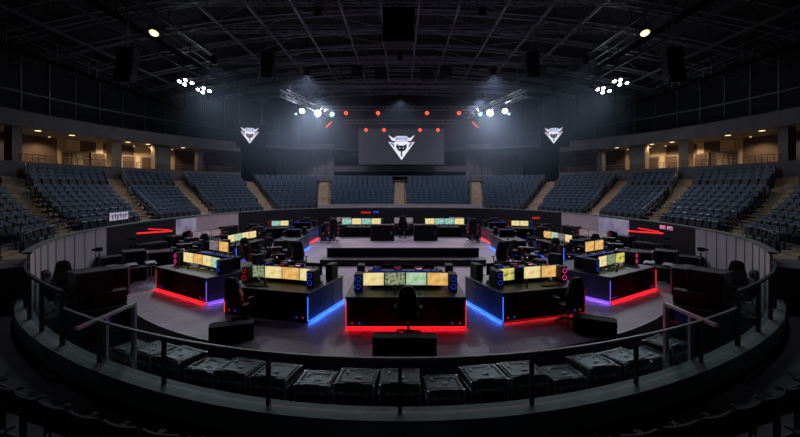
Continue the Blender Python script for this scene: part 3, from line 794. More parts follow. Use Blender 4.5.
def make_dev(m):
    t = thing('network_box', 'x', 'network device'); mb = MB(); mb.box((0, 0, .05), (.24, .18, .09), bev=.01); mb.build('body', 'black', t)
    mb = MB(); mb.box((0, -.092, .055), (.16, .006, .022)); mb.build('light_row', m, t)
    mb = MB(); mb.tube([(.09, .07, .09), (.11, .09, .26)], .006, 5); mb.build('antenna', 'steeldark', t); return t
DEV = [make_dev('led_dimblue'), make_dev('led_dimred'), make_dev('text_pink')]
def make_bottle(m):
    t = thing('bottle', 'x', 'bottle'); mb = MB(); mb.lathe([(.03, 0), (.033, .01), (.033, .13), (.014, .17), (.014, .19)], n=12); mb.build('body', m, t)
    mb = MB(); mb.lathe([(.017, .19), (.017, .215), (.01, .217)], n=10); mb.build('cap', 'white', t); return t
BT = make_bottle('orange'); 
def make_chair(trim):
    """gaming chair, the sitter faces +Y (towards the desk), back towards -Y"""
    t = thing('gaming_chair', 'x', 'chair')
    mb = MB(); mb.box((0, .02, .47), (.50, .50, .10), bev=.035); mb.build('seat', 'black', t)
    for s in (-1, 1):
        mb = MB(); mb.box((s*.25, .02, .50), (.07, .46, .09), bev=.02); mb.build('side_bolster', trim, t)
    # tall winged backrest outline, leaning back
    pl = [(-.20, .0), (.20, .0), (.26, .18), (.27, .36), (.22, .52), (.20, .66), (.16, .78), (.08, .83), (-.08, .83), (-.16, .78), (-.20, .66), (-.22, .52), (-.27, .36), (-.26, .18)]
    R = Matrix.Translation((0, -.22, .50)) @ Matrix.Rotation(math.radians(10), 4, 'X')
    mb = MB(); mb.T = R; mb.prism(pl, -.04, .04, 'y'); b = mb.build('backrest', 'black', t)
    for s in (-1, 1):
        mb = MB(); mb.T = R; pp = [(s*.20, .10), (s*.262, .18), (s*.272, .36), (s*.222, .52), (s*.185, .50), (s*.215, .36)]; mb.prism(pp, -.055, .055, 'y'); mb.build('trim_stripe', trim, b)
    for zz, ww, hh in ((.68, .26, .14), (.16, .32, .18)): mb = MB(); mb.T = R; mb.box((0, .065, zz), (ww, .075, hh), bev=.03); mb.build('cushion', 'panel', b)
    for s in (-1, 1):
        mb = MB(); mb.box((s*.32, .0, .58), (.04, .05, .22)); mb.box((s*.32, .03, .70), (.09, .28, .035), bev=.012); mb.build('armrest', 'black', t)
    mb = MB(); mb.tube([(0, 0, .10), (0, 0, .42)], .03, 8); mb.build('gas_column', 'steel', t)
    mb = MB()
    for k in range(5):
        a = 2*PI*k/5+.3; mb.bar((0, 0, .12), (.31*math.cos(a), .31*math.sin(a), .075), .05, .035)
    mb.build('base', 'steeldark', t)
    for k in range(5):
        a = 2*PI*k/5+.3; mb = MB(); mb.lathe([(.01, -.02), (.03, -.02), (.03, .02), (.01, .02)], (.31*math.cos(a), .31*math.sin(a), .031), 10, Matrix.Rotation(a, 4, 'Z') @ Matrix.Rotation(PI/2, 4, 'X')); mb.build('caster', 'black', t)
    return t
CH = {'black': make_chair('panel'), 'red': make_chair('red'), 'orange': make_chair('orange')}

def station(FL, FR, D, desc, short, front='led_red', lside=None, rside=None, mons=(), my=.75, mx=None, rear=(), chairs=(), endv=True, z=0.0, towers=('red', 'blue'), toe=0, dh=.82, shelf='led_dimblue', corners=(None, None), rmons=()):
    FL = Vector((FL[0], FL[1], z)); FR = Vector((FR[0], FR[1], z)); W = (FR-FL).length; d = (FR-FL)/W; rz = math.atan2(d.y, d.x)
    o = ((FL+FR)/2, rz)
    t = thing('gaming_desk', f'{desc[0].upper()+desc[1:]}', 'desk', o[0], rz)
    h = dh
    mb = MB(); mb.box((0, D/2, h-.025), (W+.04, D+.04, .05), bev=.012); mb.build('desk_top', 'desktop', t)
    for s in (-1, 1):
        mb = MB(); mb.box((s*(W/2-.02), D/2, (h-.05)/2), (.04, D, h-.052)); mb.build('side_panel', 'side', t)
        mb = MB(); mb.box((s*(W/2-.29), .30, .41-.03), (.46, .56, .70)); mb.box((s*(W/2-.29), .012, .52), (.40, .02, .3)); mb.build('equipment_bay', 'panel', t)
        for q in range(3):
            mb = MB(); mb.box((s*(W/2-.16-.1*q), -.004, .13+.06*(q % 2)), (.03, .012, .05)); mb.build('indicator_light', ['led_dimred', 'white', 'led_dimblue'][q] if q != 1 else 'keys', t)
    mb = MB(); mb.box((0, .28, (h-.05)/2), (W-1.0, .03, h-.06)); mb.build('front_panel', 'panel', t)
    mb = MB(); mb.box((0, D-.02, (h-.05)/2), (W-.08, .04, h-.06)); mb.build('back_panel', 'panel', t)
    for xx in (-.25*W, 0, .25*W): mb = MB(); mb.box((xx, .262, h*.45), (.012, .01, h*.8)); mb.build('panel_joint', 'steeldark', t)
    if front:
        mb = MB(); mb.box((0, -.012, .03), (W, .02, .022)); mb.build('led_strip', front, t)
        fr = frame(o, 0, -1)-frame(o, 0, 0)
        led_lamp(frame(o, -W/2, -.03, .05), frame(o, W/2, -.03, .05), fr, front)
        if endv:
            for s in (-1, 1):
                m = (lside if s < 0 else rside) or front
                mb = MB(); mb.box((s*(W/2-.002), -.008, h*.46), (.014, .014, h*.80)); mb.build('corner_led', m, t)
    for s, m in ((-1, lside), (1, rside)):
        if m:
            mb = MB(); mb.box((s*(W/2+.012), D/2, .03), (.02, D, .022)); mb.build('led_strip', m, t)
            led_lamp(frame(o, s*(W/2+.03), 0, .05), frame(o, s*(W/2+.03), D, .05), frame(o, s, 0)-frame(o, 0, 0), m)
            for yy in (D*.33, D*.66): mb = MB(); mb.box((s*(W/2+.003), yy, h*.48), (.006, .012, h*.9)); mb.build('side_joint', 'steeldark', t)
    for s, m in zip((-1, 1), corners):
        if m: mb = MB(); mb.box((s*(W/2-.002), -.008, h*.46), (.014, .014, h*.80)); mb.build('corner_led', m, t)
    # raised equipment shelf across the middle of the double desk
    if D > 1.6:
        mb = MB(); mb.box((0, D*.56, h+.40), (W*.70, .34, .05)); mb.box((0, D*.56+.1, h+.19), (W*.66, .03, .37)); mb.build('riser', 'black', t)
        for s in (-1, 1): mb = MB(); mb.box((s*W*.34, D*.56, h+.19), (.04, .32, .38)); mb.build('riser_leg', 'black', t)
        mb = MB(); mb.box((0, D*.56-.155, h+.425), (W*.62, .02, .02)); mb.build('riser_led', shelf, t)
    n = len(mons)
    for i, m in enumerate(mons):
        if m is None: continue
        x = (mx[i] if mx else (i-(n-1)/2)*.605)
        yy = my-.02*abs(x)**2 if not toe else my
        put(MON[m], frame(o, x, my-.09*(x/1.0)**2*.5, h+.0), rz-.10*x*.8, f'{rank(i, n)} monitor ({SCR[m]}) on the {short}', None)
    for i, m in enumerate(rear):
        x = (i-(len(rear)-1)/2)*.62
        put(MON[m], frame(o, x, D-.55, h), rz+PI, f'back-turned monitor on the rear half of the {short}', f'rear monitors of the {short}')
    # keyboards, mice and the rest
    for i, (cx_, cy_, ck) in enumerate(chairs):
        put(KB, frame(o, max(-W/2+.3, min(W/2-.3, cx_)), .30, h), rz, f'black keyboard before the {rank(i, len(chairs))} chair on the {short}')
        put(MS, frame(o, cx_+(.32 if cx_ < .9 else -.32), .30, h), rz, f'small mouse by the keyboard of the {rank(i, len(chairs))} chair on the {short}')
        put(CH[ck], frame(o, cx_, cy_, 0), rz+random.uniform(-.25, .25), f"{'black' if ck == 'black' else 'black and '+ck} high-backed gaming chair, {rank(i, len(chairs))} at the {short}")
    if towers:
        for s, k in zip((-1, 1), towers):
            if k: put(TOW[k], frame(o, s*(W/2-.26), .78, h), rz, f"black computer tower with {k} rings, {'left' if s < 0 else 'right'} end of the {short}")
    for s in (-1, 1):
        if D > 1.6: put(TOW[random.choice(['blue', 'red'])], frame(o, s*(W/2-.2), D-.4, h), rz+PI, f"computer tower turned backwards on the rear {'left' if s < 0 else 'right'} corner of the {short}")
    for i, m in enumerate(rmons):
        put(MON[m], frame(o, (i-(len(rmons)-1)/2)*.64, D*.56+.02, h+.425), rz, f'{rank(i, len(rmons))} raised monitor ({SCR[m]}) on the riser of the {short}')
    for q in range(3 if D > 1.6 and mons and not rmons else 0):
        put(DEV[q], frame(o, W*(-.27+.2*q), D*.56, h+.425), rz, f"small black network box with {('blue', 'red', 'pink')[q]} lights on the riser of the {short}")
    if D > 1.6: put(HS, frame(o, .27*W, D*.56, h+.425), rz+.4, f'black headset lying on the riser of the {short}'); put(BT, frame(o, -.3, .45, h), rz, f'orange drink bottle standing on the {short}')
    return o
def led_lamp(p, q, out, m):
    c, e = LEDC[m]; p, q = Vector(p), Vector(q); L = (q-p).length
    d = bpy.data.lights.new('led_lamp', 'AREA'); d.shape = 'RECTANGLE'; d.size = L; d.size_y = .03; d.energy = LEDW*e*L; d.color = c
    o = bpy.data.objects.new('led_lamp', d); COL.objects.link(o); o.location = (p+q)/2
    X = (q-p).normalized(); Z = -(Vector(out)*.9+Vector((0, 0, -.6))).normalized(); Y_ = Z.cross(X).normalized()
    if True:
        R = Matrix((X, Y_, X.cross(Y_))).transposed(); o.rotation_euler = R.to_euler()

stA = station((px2w(346, d=10.57, z=0).x, 10.57), (px2w(466, d=10.57, z=0).x, 10.57), 2.5, 'the front centre desk with red underglow', 'front centre desk', 'led_red', None, None, ('yellow', 'forest', 'green', 'orange'), .8, rear=('dim', 'dim', 'dim'), chairs=((.05, -.5, 'black'),), towers=('blue', 'blue'))
stB = station((-5.15, 11.75), (-2.52, 10.96), 2.25, 'the front desk left of centre with blue side glow', 'front left desk', None, None, 'led_blue', ('forest', 'yellow', 'orange', 'yellow'), .85, corners=('led_red', 'led_blue'), rear=('dim', 'dim', 'dim'), chairs=((-.45, -.5, 'orange'),), towers=('red', 'blue'))
stC = station((2.82, 10.96), (5.45, 11.8), 2.25, 'the front desk right of centre with blue side glow', 'front right desk', 'led_faint', 'led_blue', None, ('lime', None, 'yellow', 'orange'), .85, mx=(-.75, 0, .18, .80), rear=('dim', 'dim', 'dim'), chairs=((.35, -.5, 'black'),), towers=('blue', 'magenta'))
stD = station((-8.92, 14.65), (-6.17, 12.76), 2.5, 'the outer left desk with red and purple underglow', 'outer left desk', 'led_red', None, 'led_purple', ('yellow', 'orange', 'yellow', 'green'), .8, corners=('led_dimred', None), rmons=('dim', 'orange'), chairs=(), towers=('magenta', 'blue'))
stE = station((6.76, 12.87), (9.4, 14.7), 2.5, 'the outer right desk with red and purple underglow', 'outer right desk', 'led_red', 'led_purple', None, ('yellow', 'forest', 'lime'), .8, rmons=('orange', 'orange'), chairs=(), towers=('blue', 'magenta'))
def vert_led(o, x, y, h, m, parent_name): pass

# middle ring
stF = station((-8.2, 20.0), (-7.6, 22.4), 1.0, 'the middle left desk with blue end panel', 'middle left desk', 'led_dimblue', 'led_blue', None, ('yellow', 'green', 'yellow', 'yellow'), .55, chairs=((.2, -.7, 'black'),), towers=('blue', 'red'))
stG = station((7.6, 22.4), (8.2, 20.0), 1.0, 'the middle right desk with blue end panel', 'middle right desk', 'led_dimblue', None, 'led_blue', ('orange', 'green', 'dim', 'yellow'), .55, chairs=((-.2, -.7, 'black'),), towers=('red', 'blue'))
for s in (-1, 1):
    sd = 'left' if s < 0 else 'right'
    for j, (y, col) in enumerate(((21.8, 'led_blue'), (26.6, 'led_red'))):
        x0, x1 = 6.3-.2*j, 8.0-.2*j
        a, b = ((x0, y), (x1, y)) if s > 0 else ((-x1, y), (-x0, y))
        if j == 0: a, b = ((5.7, y), (6.9, y)) if s > 0 else ((-6.9, y), (-5.7, y))
        station(a, b, 3.4, f"the {['low', 'farther'][j]} {sd} aisle desk with {['blue', 'red'][j]} inner glow", f"{['near', 'far'][j]} {sd} aisle desk", None, col if s > 0 else None, col if s < 0 else None, (), 1, rear=(), towers=())
    a, b = ((7.6, 29.0), (9.6, 28.4)) if s > 0 else ((-9.6, 28.4), (-7.6, 29.0))
    station(a, b, 1.2, f'the far {sd} desk with two bright monitors', f'far {sd} desk', 'led_dimblue', None, None, ('teal', 'yellow') if s < 0 else ('yellow', 'yellow'), .6, chairs=(), towers=('red', 'blue'))
    # outermost desks by the boards
    a, b = ((9.9, 23.5), (11.0, 21.2)) if s > 0 else ((-11.0, 21.2), (-9.9, 23.5))
    station(a, b, .9, f'the outermost {sd} desk with dim monitors', f'outermost {sd} desk', None, None, None, ('dim', 'dim', 'dim'), .5, chairs=((0, -.7, 'black'),), towers=('red', 'red'), z=0)

# raised platform in the middle of the stage
PZ = .72
t = thing('platform', 'raised black platform with pale top in the middle of the stage', 'platform', (.15, 20, 0))
mb = MB(); mb.box((0, 3.6, PZ/2-.02), (7.6, 7.2, PZ-.04)); mb.build('skirt', 'board', t)
mb = MB(); mb.box((0, 3.6, PZ-.02), (7.66, 7.26, .04)); mb.build('deck', 'stage', t)
mb = MB(); mb.box((0, -.04, PZ-.02), (7.66, .02, .04)); mb.build('edge_trim', 'steel', t)
t = thing('stage_step', 'low black step running along the front of the raised platform', 'step', (.15, 19.45, 0))
mb = MB(); mb.box((0, 0, .14), (7.9, .9, .28)); mb.build('riser', 'board', t); mb = MB(); mb.box((0, 0, .285), (7.94, .94, .012)); mb.build('tread', 'board', t)
stJ = station((-4.0+.15, 24.2), (-1.05+.15, 24.2), .9, 'the left player desk on the raised platform', 'left platform desk', None, None, None, ('teal', 'yellow', 'teal', 'yellow'), .5, chairs=((-1.3, -2.1, 'red'),), towers=('red', 'blue'), z=PZ, dh=.62)
stK = station((1.2+.15, 24.2), (4.0+.15, 24.2), .9, 'the right player desk on the raised platform', 'right platform desk', None, None, None, ('yellow', 'teal', 'teal', 'yellow'), .5, chairs=((1.25, -2.1, 'red'),), towers=('blue', 'red'), z=PZ, dh=.62)
stL = station((-.75+.15, 24.9), (.9+.15, 24.9), .9, 'the middle host desk on the raised platform', 'host desk on the platform', None, None, None, ('dim', 'dim'), .5, chairs=((0, -.9, 'black'),), towers=(), z=PZ, dh=.62)
for x in (-1.1, 1.35):
    t = thing('black_cabinet', f"black equipment cabinet on the platform, {'left' if x < 0 else 'right'} of the host desk", 'cabinet', (x+.1, 22.9, PZ))
    mb = MB(); mb.box((0, 0, .45), (1.35, .7, .9), bev=.02); mb.build('body', 'case', t); mb = MB(); mb.box((0, -.36, .45), (1.2, .02, .75)); mb.build('door', 'panel', t)
    mb = MB(); mb.box((.5, -.38, .45), (.03, .03, .2)); mb.build('handle', 'alu', t)
# small chairs / people-free clutter near the platform corners
for s in (-1, 1):
    put(CH['black'], Vector((s*5.0, 18.6, 0)), s*.6, f"lone black gaming chair on the floor {'left' if s < 0 else 'right'} of the raised platform")
    put(CH['red'], Vector((s*6.2, 17.0, 0)), s*.9, f"black and red gaming chair on the {'left' if s < 0 else 'right'}, between platform and front desks")
# far back row desks by the far boards
for i, x in enumerate((-4.6, 4.6)):
    station((x-1.3, 32.2), (x+1.3, 32.2), 1.0, f"long black back row desk before the far boards, {rank(i, 2)}", f"{ORD[i]} back row desk", 'led_dimred' if i % 2 else 'led_dimblue', None, None, ('dim', 'dim'), .6, chairs=((-.5, -.5, 'black'), (.6, -.5, 'red')), towers=('red', 'blue'))
# team sign bars over the far desks
for i, (u, v, k1) in enumerate(((366, 212.5, 'led_dimred'), (376, 212, 'led_dimblue'), (536, 218, 'led_dimred'))):
    c = px2w(u, v, d=33 if i < 2 else 30); t = thing('light_bar', ['small red glowing bar above the left platform monitors', 'short blue glowing bar beside the small red bar', 'small red glowing bar on a stand before the right pink boards'][i], 'light', (c.x, c.y, 0))
    L = (.8, .45, .55)[i]; mb = MB(); mb.box((0, 0, c.z), (L, .06, .14)); mb.build('tube', k1, t)
    for x in (-L*.4, L*.4): mb = MB(); mb.tube([(x, .03, 0), (x, .03, c.z)], .02, 5); mb.build('post', 'steeldark', t)
    mb = MB(); mb.box((0, .03, .02), (L+.1, .5, .04)); mb.build('foot', 'steeldark', t)

# open gear shelves between the desks, with specks of coloured light
def make_shelf(a, b):
    t = thing('gear_shelf', 'x', 'shelf'); mb = MB()
    for sx in (-.5, .5):
        for sy in (-.2, .2): mb.box((sx, sy, .62), (.035, .035, 1.24))
    mb.build('frame', 'steeldark', t)
    for z in (.12, .48, .84, 1.2): mb = MB(); mb.box((0, 0, z), (1.0, .42, .025)); mb.build('shelf', 'black', t)
    for k, (x, z, w, h) in enumerate(((-.25, .133, .4, .25), (.25, .133, .34, .3), (-.2, .493, .5, .18), (.3, .493, .24, .26), (-.3, .853, .26, .28), (.18, .853, .5, .2), (0, 1.213, .6, .14))):
        mb = MB(); mb.box((x, 0, z+h/2), (w, .34, h), bev=.01); g = mb.build('gear_box', ['case', 'panel', 'black'][k % 3], t)
        mb = MB(); mb.box((x-w*.2, -.175, z+h*.6), (.05, .01, .03)); mb.build('indicator_light', (a, b, 'text_pink')[k % 3], g)
    return t
SHF = [make_shelf('led_dimred', 'led_dimblue'), make_shelf('led_dimblue', 'led_faint')]
for s in (-1, 1):
    sd = 'left' if s < 0 else 'right'
    for j, (x, y, wh) in enumerate(((9.1, 16.9, 'behind the outer desk, nearer'), (8.0, 18.1, 'behind the outer desk, farther'), (5.0, 15.9, 'behind the front desk beside centre'), (9.9, 19.0, 'by the boards and middle desk'), (8.6, 24.2, 'beyond the middle desk'), (9.6, 26.2, 'before the pink boards'), (4.9, 27.2, 'beside the raised platform'), (7.4, 31.6, 'before the far boards'))):
        put(SHF[j % 2], (s*x, y, 0), -s*(.5 if j < 5 else .2)+s*j*.03, f'open dark gear shelf with light specks on the {sd}, {wh}')
    for j, (x, y, k, r) in enumerate(((7.2, 19.0, 'red', 2.2), (6.2, 19.9, 'black', 1.2), (8.9, 18.2, 'black', -1.0), (10.0, 20.6, 'red', 2.5), (5.2, 29.3, 'black', .6), (4.4, 17.4, 'orange', 2.8))):
        put(CH[k], (s*x, y, 0), s*r, f"{'plain black' if k == 'black' else 'black and '+k} gaming chair standing loose on the {sd} half, {ORD[j]} of six going round")

# ------------------------------------------------------------------ floor wedges on the stage
def wedge(px_, py_, w, rz, lab, d=None):
    c = px2w(px_, py_, z=0); t = thing('stage_monitor', lab, 'speaker', c, rz)
    mb = MB(); mb.prism([(-.26, 0), (.28, 0), (.28, .40), (.10, .44), (-.26, .10)], -w/2, w/2, 'x'); mb.build('cabinet', 'black', t)
    mb = MB(); n = Vector((0, -.38, .38)).normalized()
    mb.T = Matrix.Translation((0, -.10, .275)) @ Matrix.Rotation(-PI/4, 4, 'X'); mb.box((0, 0, 0), (w-.1, .02, .46)); mb.build('grille', 'black', t)
    for s in (-1, 1): mb = MB(); mb.box((s*(w/2+.005), .12, .28), (.012, .14, .05)); mb.build('handle', 'steeldark', t)
    return t
wedge(232, 338, 1.0, PI+.35, 'black wedge floor speaker at the stage edge before the desk left of centre')
wedge(393, 351, .9, PI, 'black wedge floor speaker at the stage edge before the centre desk, left of two')
wedge(420, 351, .75, PI-.1, 'black wedge floor speaker at the stage edge before the centre desk, right of two')
wedge(595, 332, 1.0, PI-.5, 'black wedge floor speaker at the stage edge before the desk right of centre')
wedge(108, 303, .9, PI+.9, 'black wedge floor speaker near the stage rim on the far left')
wedge(692, 303, .9, PI-.9, 'black wedge floor speaker near the stage rim on the far right')

# ------------------------------------------------------------------ equipment in the pit and on the side decks
def make_case(w, d, h, lid='lid', lab='x'):
    t = thing('flight_case', lab, 'equipment case')
    mb = MB(); mb.box((0, 0, h*.40+.10), (w, d, h*.80-.02), bev=.01); mb.build('body', 'case', t)
    mb = MB(); mb.box((0, 0, h-.02), (w, d, h*.18), bev=.012); mb.build('lid', lid, t)
    mb = MB()
    for sx in (-1, 1):
        for sy in (-1, 1): mb.box((sx*(w/2-.01), sy*(d/2-.01), h*.5+.08), (.035, .035, h-.06))
    for sx in (-1, 1): mb.box((sx*w/2, 0, h*.80+.06), (.03, d, .03))
    for sy in (-1, 1): mb.box((0, sy*d/2, h*.80+.06), (w, .03, .03))
    mb.build('edge_trim', 'alu' if lid == 'lid' else 'steel', t)
    for sx in (-.3, .3): mb = MB(); mb.box((sx*w, -d/2-.015, h*.80+.06), (.08, .02, .08)); mb.build('latch', 'alu', t)
    mb = MB(); mb.box((.05*w, -.08*d, h+.074), (.11, .06, .004)); mb.box((-.28*w, .22*d, h+.074), (.05, .09, .004)); mb.box((-.05*w, -.36*d, h+.074), (w*.42, .05, .004)); mb.build('sticker', 'white', t)
    mb = MB(); mb.box((0, d*.40, h+.078), (w*.86, .025, .012)); mb.box((0, -d*.40, h+.078), (w*.86, .025, .012)); mb.box((w*.42, 0, h+.078), (.025, d*.8, .012)); mb.box((-w*.42, 0, h+.078), (.025, d*.8, .012)); mb.build('lid_ribs', 'case', t)
    mb = MB(); mb.box((.22*w, .25*d, h+.074), (.12, .03, .004), rz=.5); mb.build('label_strip', 'red' if w > .72 else 'kerb', t)
    for sx in (-1, 1):
        for sy in (-1, 1): mb = MB(); mb.lathe([(.01, -.02), (.05, -.02), (.05, .02), (.01, .02)], (sx*(w/2-.12), sy*(d/2-.1), .05), 8, Matrix.Rotation(PI/2, 4, 'Y')); mb.build('caster', 'black', t)
    return t
def pitpos(phi, r): p = math.radians(phi); return Vector((r*math.sin(p), CY-r*math.cos(p), PIT))
CA = make_case(.76, .66, .84); CB_ = make_case(.70, .6, .74, 'lid')
pa = [-30.4+3.8*i for i in range(17)]
for i, a in enumerate(pa):
    put(CA if i % 3 else CB_, pitpos(a, 12.30+random.uniform(-.06, .12)), math.radians(a)+random.uniform(-.06, .06), f"grey-lidded wheeled equipment case in the pit, {rank(i, len(pa))} in the row by the stage", None)
CD = make_case(.8, .5, .40, 'lid')
pb = [-27+4.9*i for i in range(12)]
for i, a in enumerate(pb):
    if i in (3, 9): continue
    put(CD, pitpos(a, 13.45), math.radians(a)+random.uniform(-.1, .1), f"low equipment case against the glass rail in the pit, {rank(i, 12)} of its row", None)
t = thing('white_carton', 'small pale carton lying in the pit near the middle rail post', 'box', pitpos(-2.4, 13.3)+Vector((0, 0, .46)))
mb = MB(); mb.box((0, 0, .08), (.42, .2, .13)); mb.build('carton', 'kerb', t); mb = MB(); mb.box((0, -.103, .08), (.3, .006, .07)); mb.build('print', 'steeldark', t)
for i, a in enumerate((-25.5, 26.3, -23.0)):
    t = thing('plastic_bag', f"crumpled pale bag beside the {['left', 'right', 'left inner'][i]} corner post in the pit", 'bag', pitpos(a, 13.0)+Vector((0, 0, .35 if False else 0)))
    mb = MB(); mb.smooth = False; n = 10; prof = [(.05, 0), (.24, .03), (.27, .18), (.18, .34), (.06, .42)]; mb.lathe(prof, n=n)
    mb.v = [(x*random.uniform(.8, 1.2), y*random.uniform(.8, 1.2), z*random.uniform(.9, 1.1) if z > 0 else 0) for x, y, z in mb.v]; mb.build('bag', 'white' if i < 2 else 'kerb', t)

# glass rail round the near pit
def rail_bay(a, b, i, n, zt, zb, m='near'):
    t = thing('glass_rail', f"clear glass rail panel on the grey kerb, {rank(i, n)} bay round the pit", 'glass railing')
    mb = MB(); sweep(mb, [(-.008, zb+.02), (.008, zb+.02), (.008, zt-.02), (-.008, zt-.02)], a+.12, b-.12, 1.5); mb.build('glass', 'glass', t)
    mb = MB(); sweep(mb, [(-.02, zt-.015), (.02, zt-.015), (.02, zt+.015), (-.02, zt+.015)], a, b, 1.5); mb.build('top_rail', 'steel', t)
    p = RP(a, 0); q = 0 if a < 0 else 0
    mb = MB(); mb.box((0, 0, (zb+zt)/2), (.05, .05, zt-zb)); mb.build('post', 'steeldark', t, p, (0, 0, facing(a, 0)))
nu = [-27.5, -21.5, -14.6, -7.2, 0.0, 7.2, 14.6, 21.5, 27.5]
KZ = .70
for i in range(8): rail_bay(nu[i], nu[i+1], i, 8, 1.42, KZ)
for s in (-1, 1):
    sd = 'left' if s < 0 else 'right'
    for j in range(4):
        a, b = s*(27.5+5.2*j), s*(27.5+5.2*(j+1))
        t = thing('side_rail', f"dark tall glass railing {sd} of the pit, {ORD[j]} bay from the corner", 'glass railing')
        lo, hi = min(a, b), max(a, b)
        mb = MB(); sweep(mb, [(-.008, KZ+.06), (.008, KZ+.06), (.008, 1.68), (-.008, 1.68)], lo+.12, hi-.12, 1.5); mb.build('glass', 'glass', t)
        mb = MB(); sweep(mb, [(-.03, 1.70), (.03, 1.70), (.03, 1.75), (-.03, 1.75)], lo, hi, 1.5); mb.build('top_rail', 'steeldark', t)
        mb = MB(); mb.box((0, 0, (KZ+1.72)/2), (.07, .07, 1.72-KZ)); mb.build('post', 'steeldark', t, RP(a, 0), (0, 0, facing(a, 0)))
mb = MB(); sweep(mb, [(-.14, PIT), (.2, PIT), (.2, KZ), (-.14, KZ)], -48, 48, 1.5); struct(mb.build('kerb_wall', 'kerb'))
mb = MB(); sweep(mb, [(-.16, KZ-.50), (-.135, KZ-.50), (-.135, KZ-.02), (-.16, KZ-.02)], -48, 48, 1.5); struct(mb.build('trim_6', 'board'))
# two short glass screens with bright handrails running in from the kerb towards the stage
for s in (-1, 1):
    sd = 'left' if s < 0 else 'right'
    t = thing('stair_screen', f"short glass screen with a bright slanting handrail at the {sd} corner of the pit", 'glass railing')
    a = Vector((s*5.22, 6.45 if s < 0 else 6.6, 0)); g0 = Vector((s*5.2, 7.05, 0)); b = Vector((s*5.2, 7.85, 0))
    mb = MB(); mb.bar(a+Vector((0, 0, 1.43)), b+Vector((0, 0, 1.43)), .07, .05); mb.build('handrail', 'alu', t)
    mb = MB(); mb.bar(g0+Vector((0, 0, .92)), g0*.05+b*.95+Vector((0, 0, .92)), .016, .92); mb.build('glass', 'glass', t)
    for f in (.45, .98):
        p = a+(b-a)*f; mb = MB(); mb.box((p.x, p.y, (1.4+PIT)/2), (.07, .07, 1.4-PIT)); mb.build('post', 'alu' if f > .9 else 'steel', t)

# side deck equipment
SDZ = -.05
def cabinet(px_, d, w, h, dep, rz, lab, m='case', name='equipment_rack', frame_='steeldark', z=SDZ):
    c = px2w(px_, d=d, z=z); t = thing(name, lab, 'equipment rack', c, rz)
    mb = MB(); mb.box((0, 0, h/2), (w-.04, dep-.04, h-.03)); mb.build('body', m, t)
    mb = MB()
    for sx in (-1, 1):
        for sy in (-1, 1): mb.box((sx*(w/2-.02), sy*(dep/2-.02), h/2), (.045, .045, h))
        mb.box((sx*(w/2-.02), 0, h-.02), (.04, dep, .04)); mb.box((0, sx*(dep/2-.02), h-.02), (w, .04, .04)); mb.box((0, sx*(dep/2-.02), .02), (w, .04, .04))
    mb.build('frame', frame_, t)
    for q in range(3):
        mb = MB(); mb.box((0, -dep/2-.004, h*(.2+.28*q)), (w*.84, .02, h*.22)); mb.build('rack_drawer', 'panel', t)
    return t
def table_(px_, d, w, dep, rz, lab, h=.75, z=SDZ):
    c = px2w(px_, d=d, z=z); t = thing('work_table', lab, 'table', c, rz)
    mb = MB(); mb.box((0, 0, h-.02), (w, dep, .04)); mb.build('table_top', 'desktop', t)
    for sx in (-1, 1):
        for sy in (-1, 1): mb = MB(); mb.tube([(sx*(w/2-.05), sy*(dep/2-.05), 0), (sx*(w/2-.05), sy*(dep/2-.05), h-.03)], .02, 6); mb.build('leg', 'steel', t)
    return c
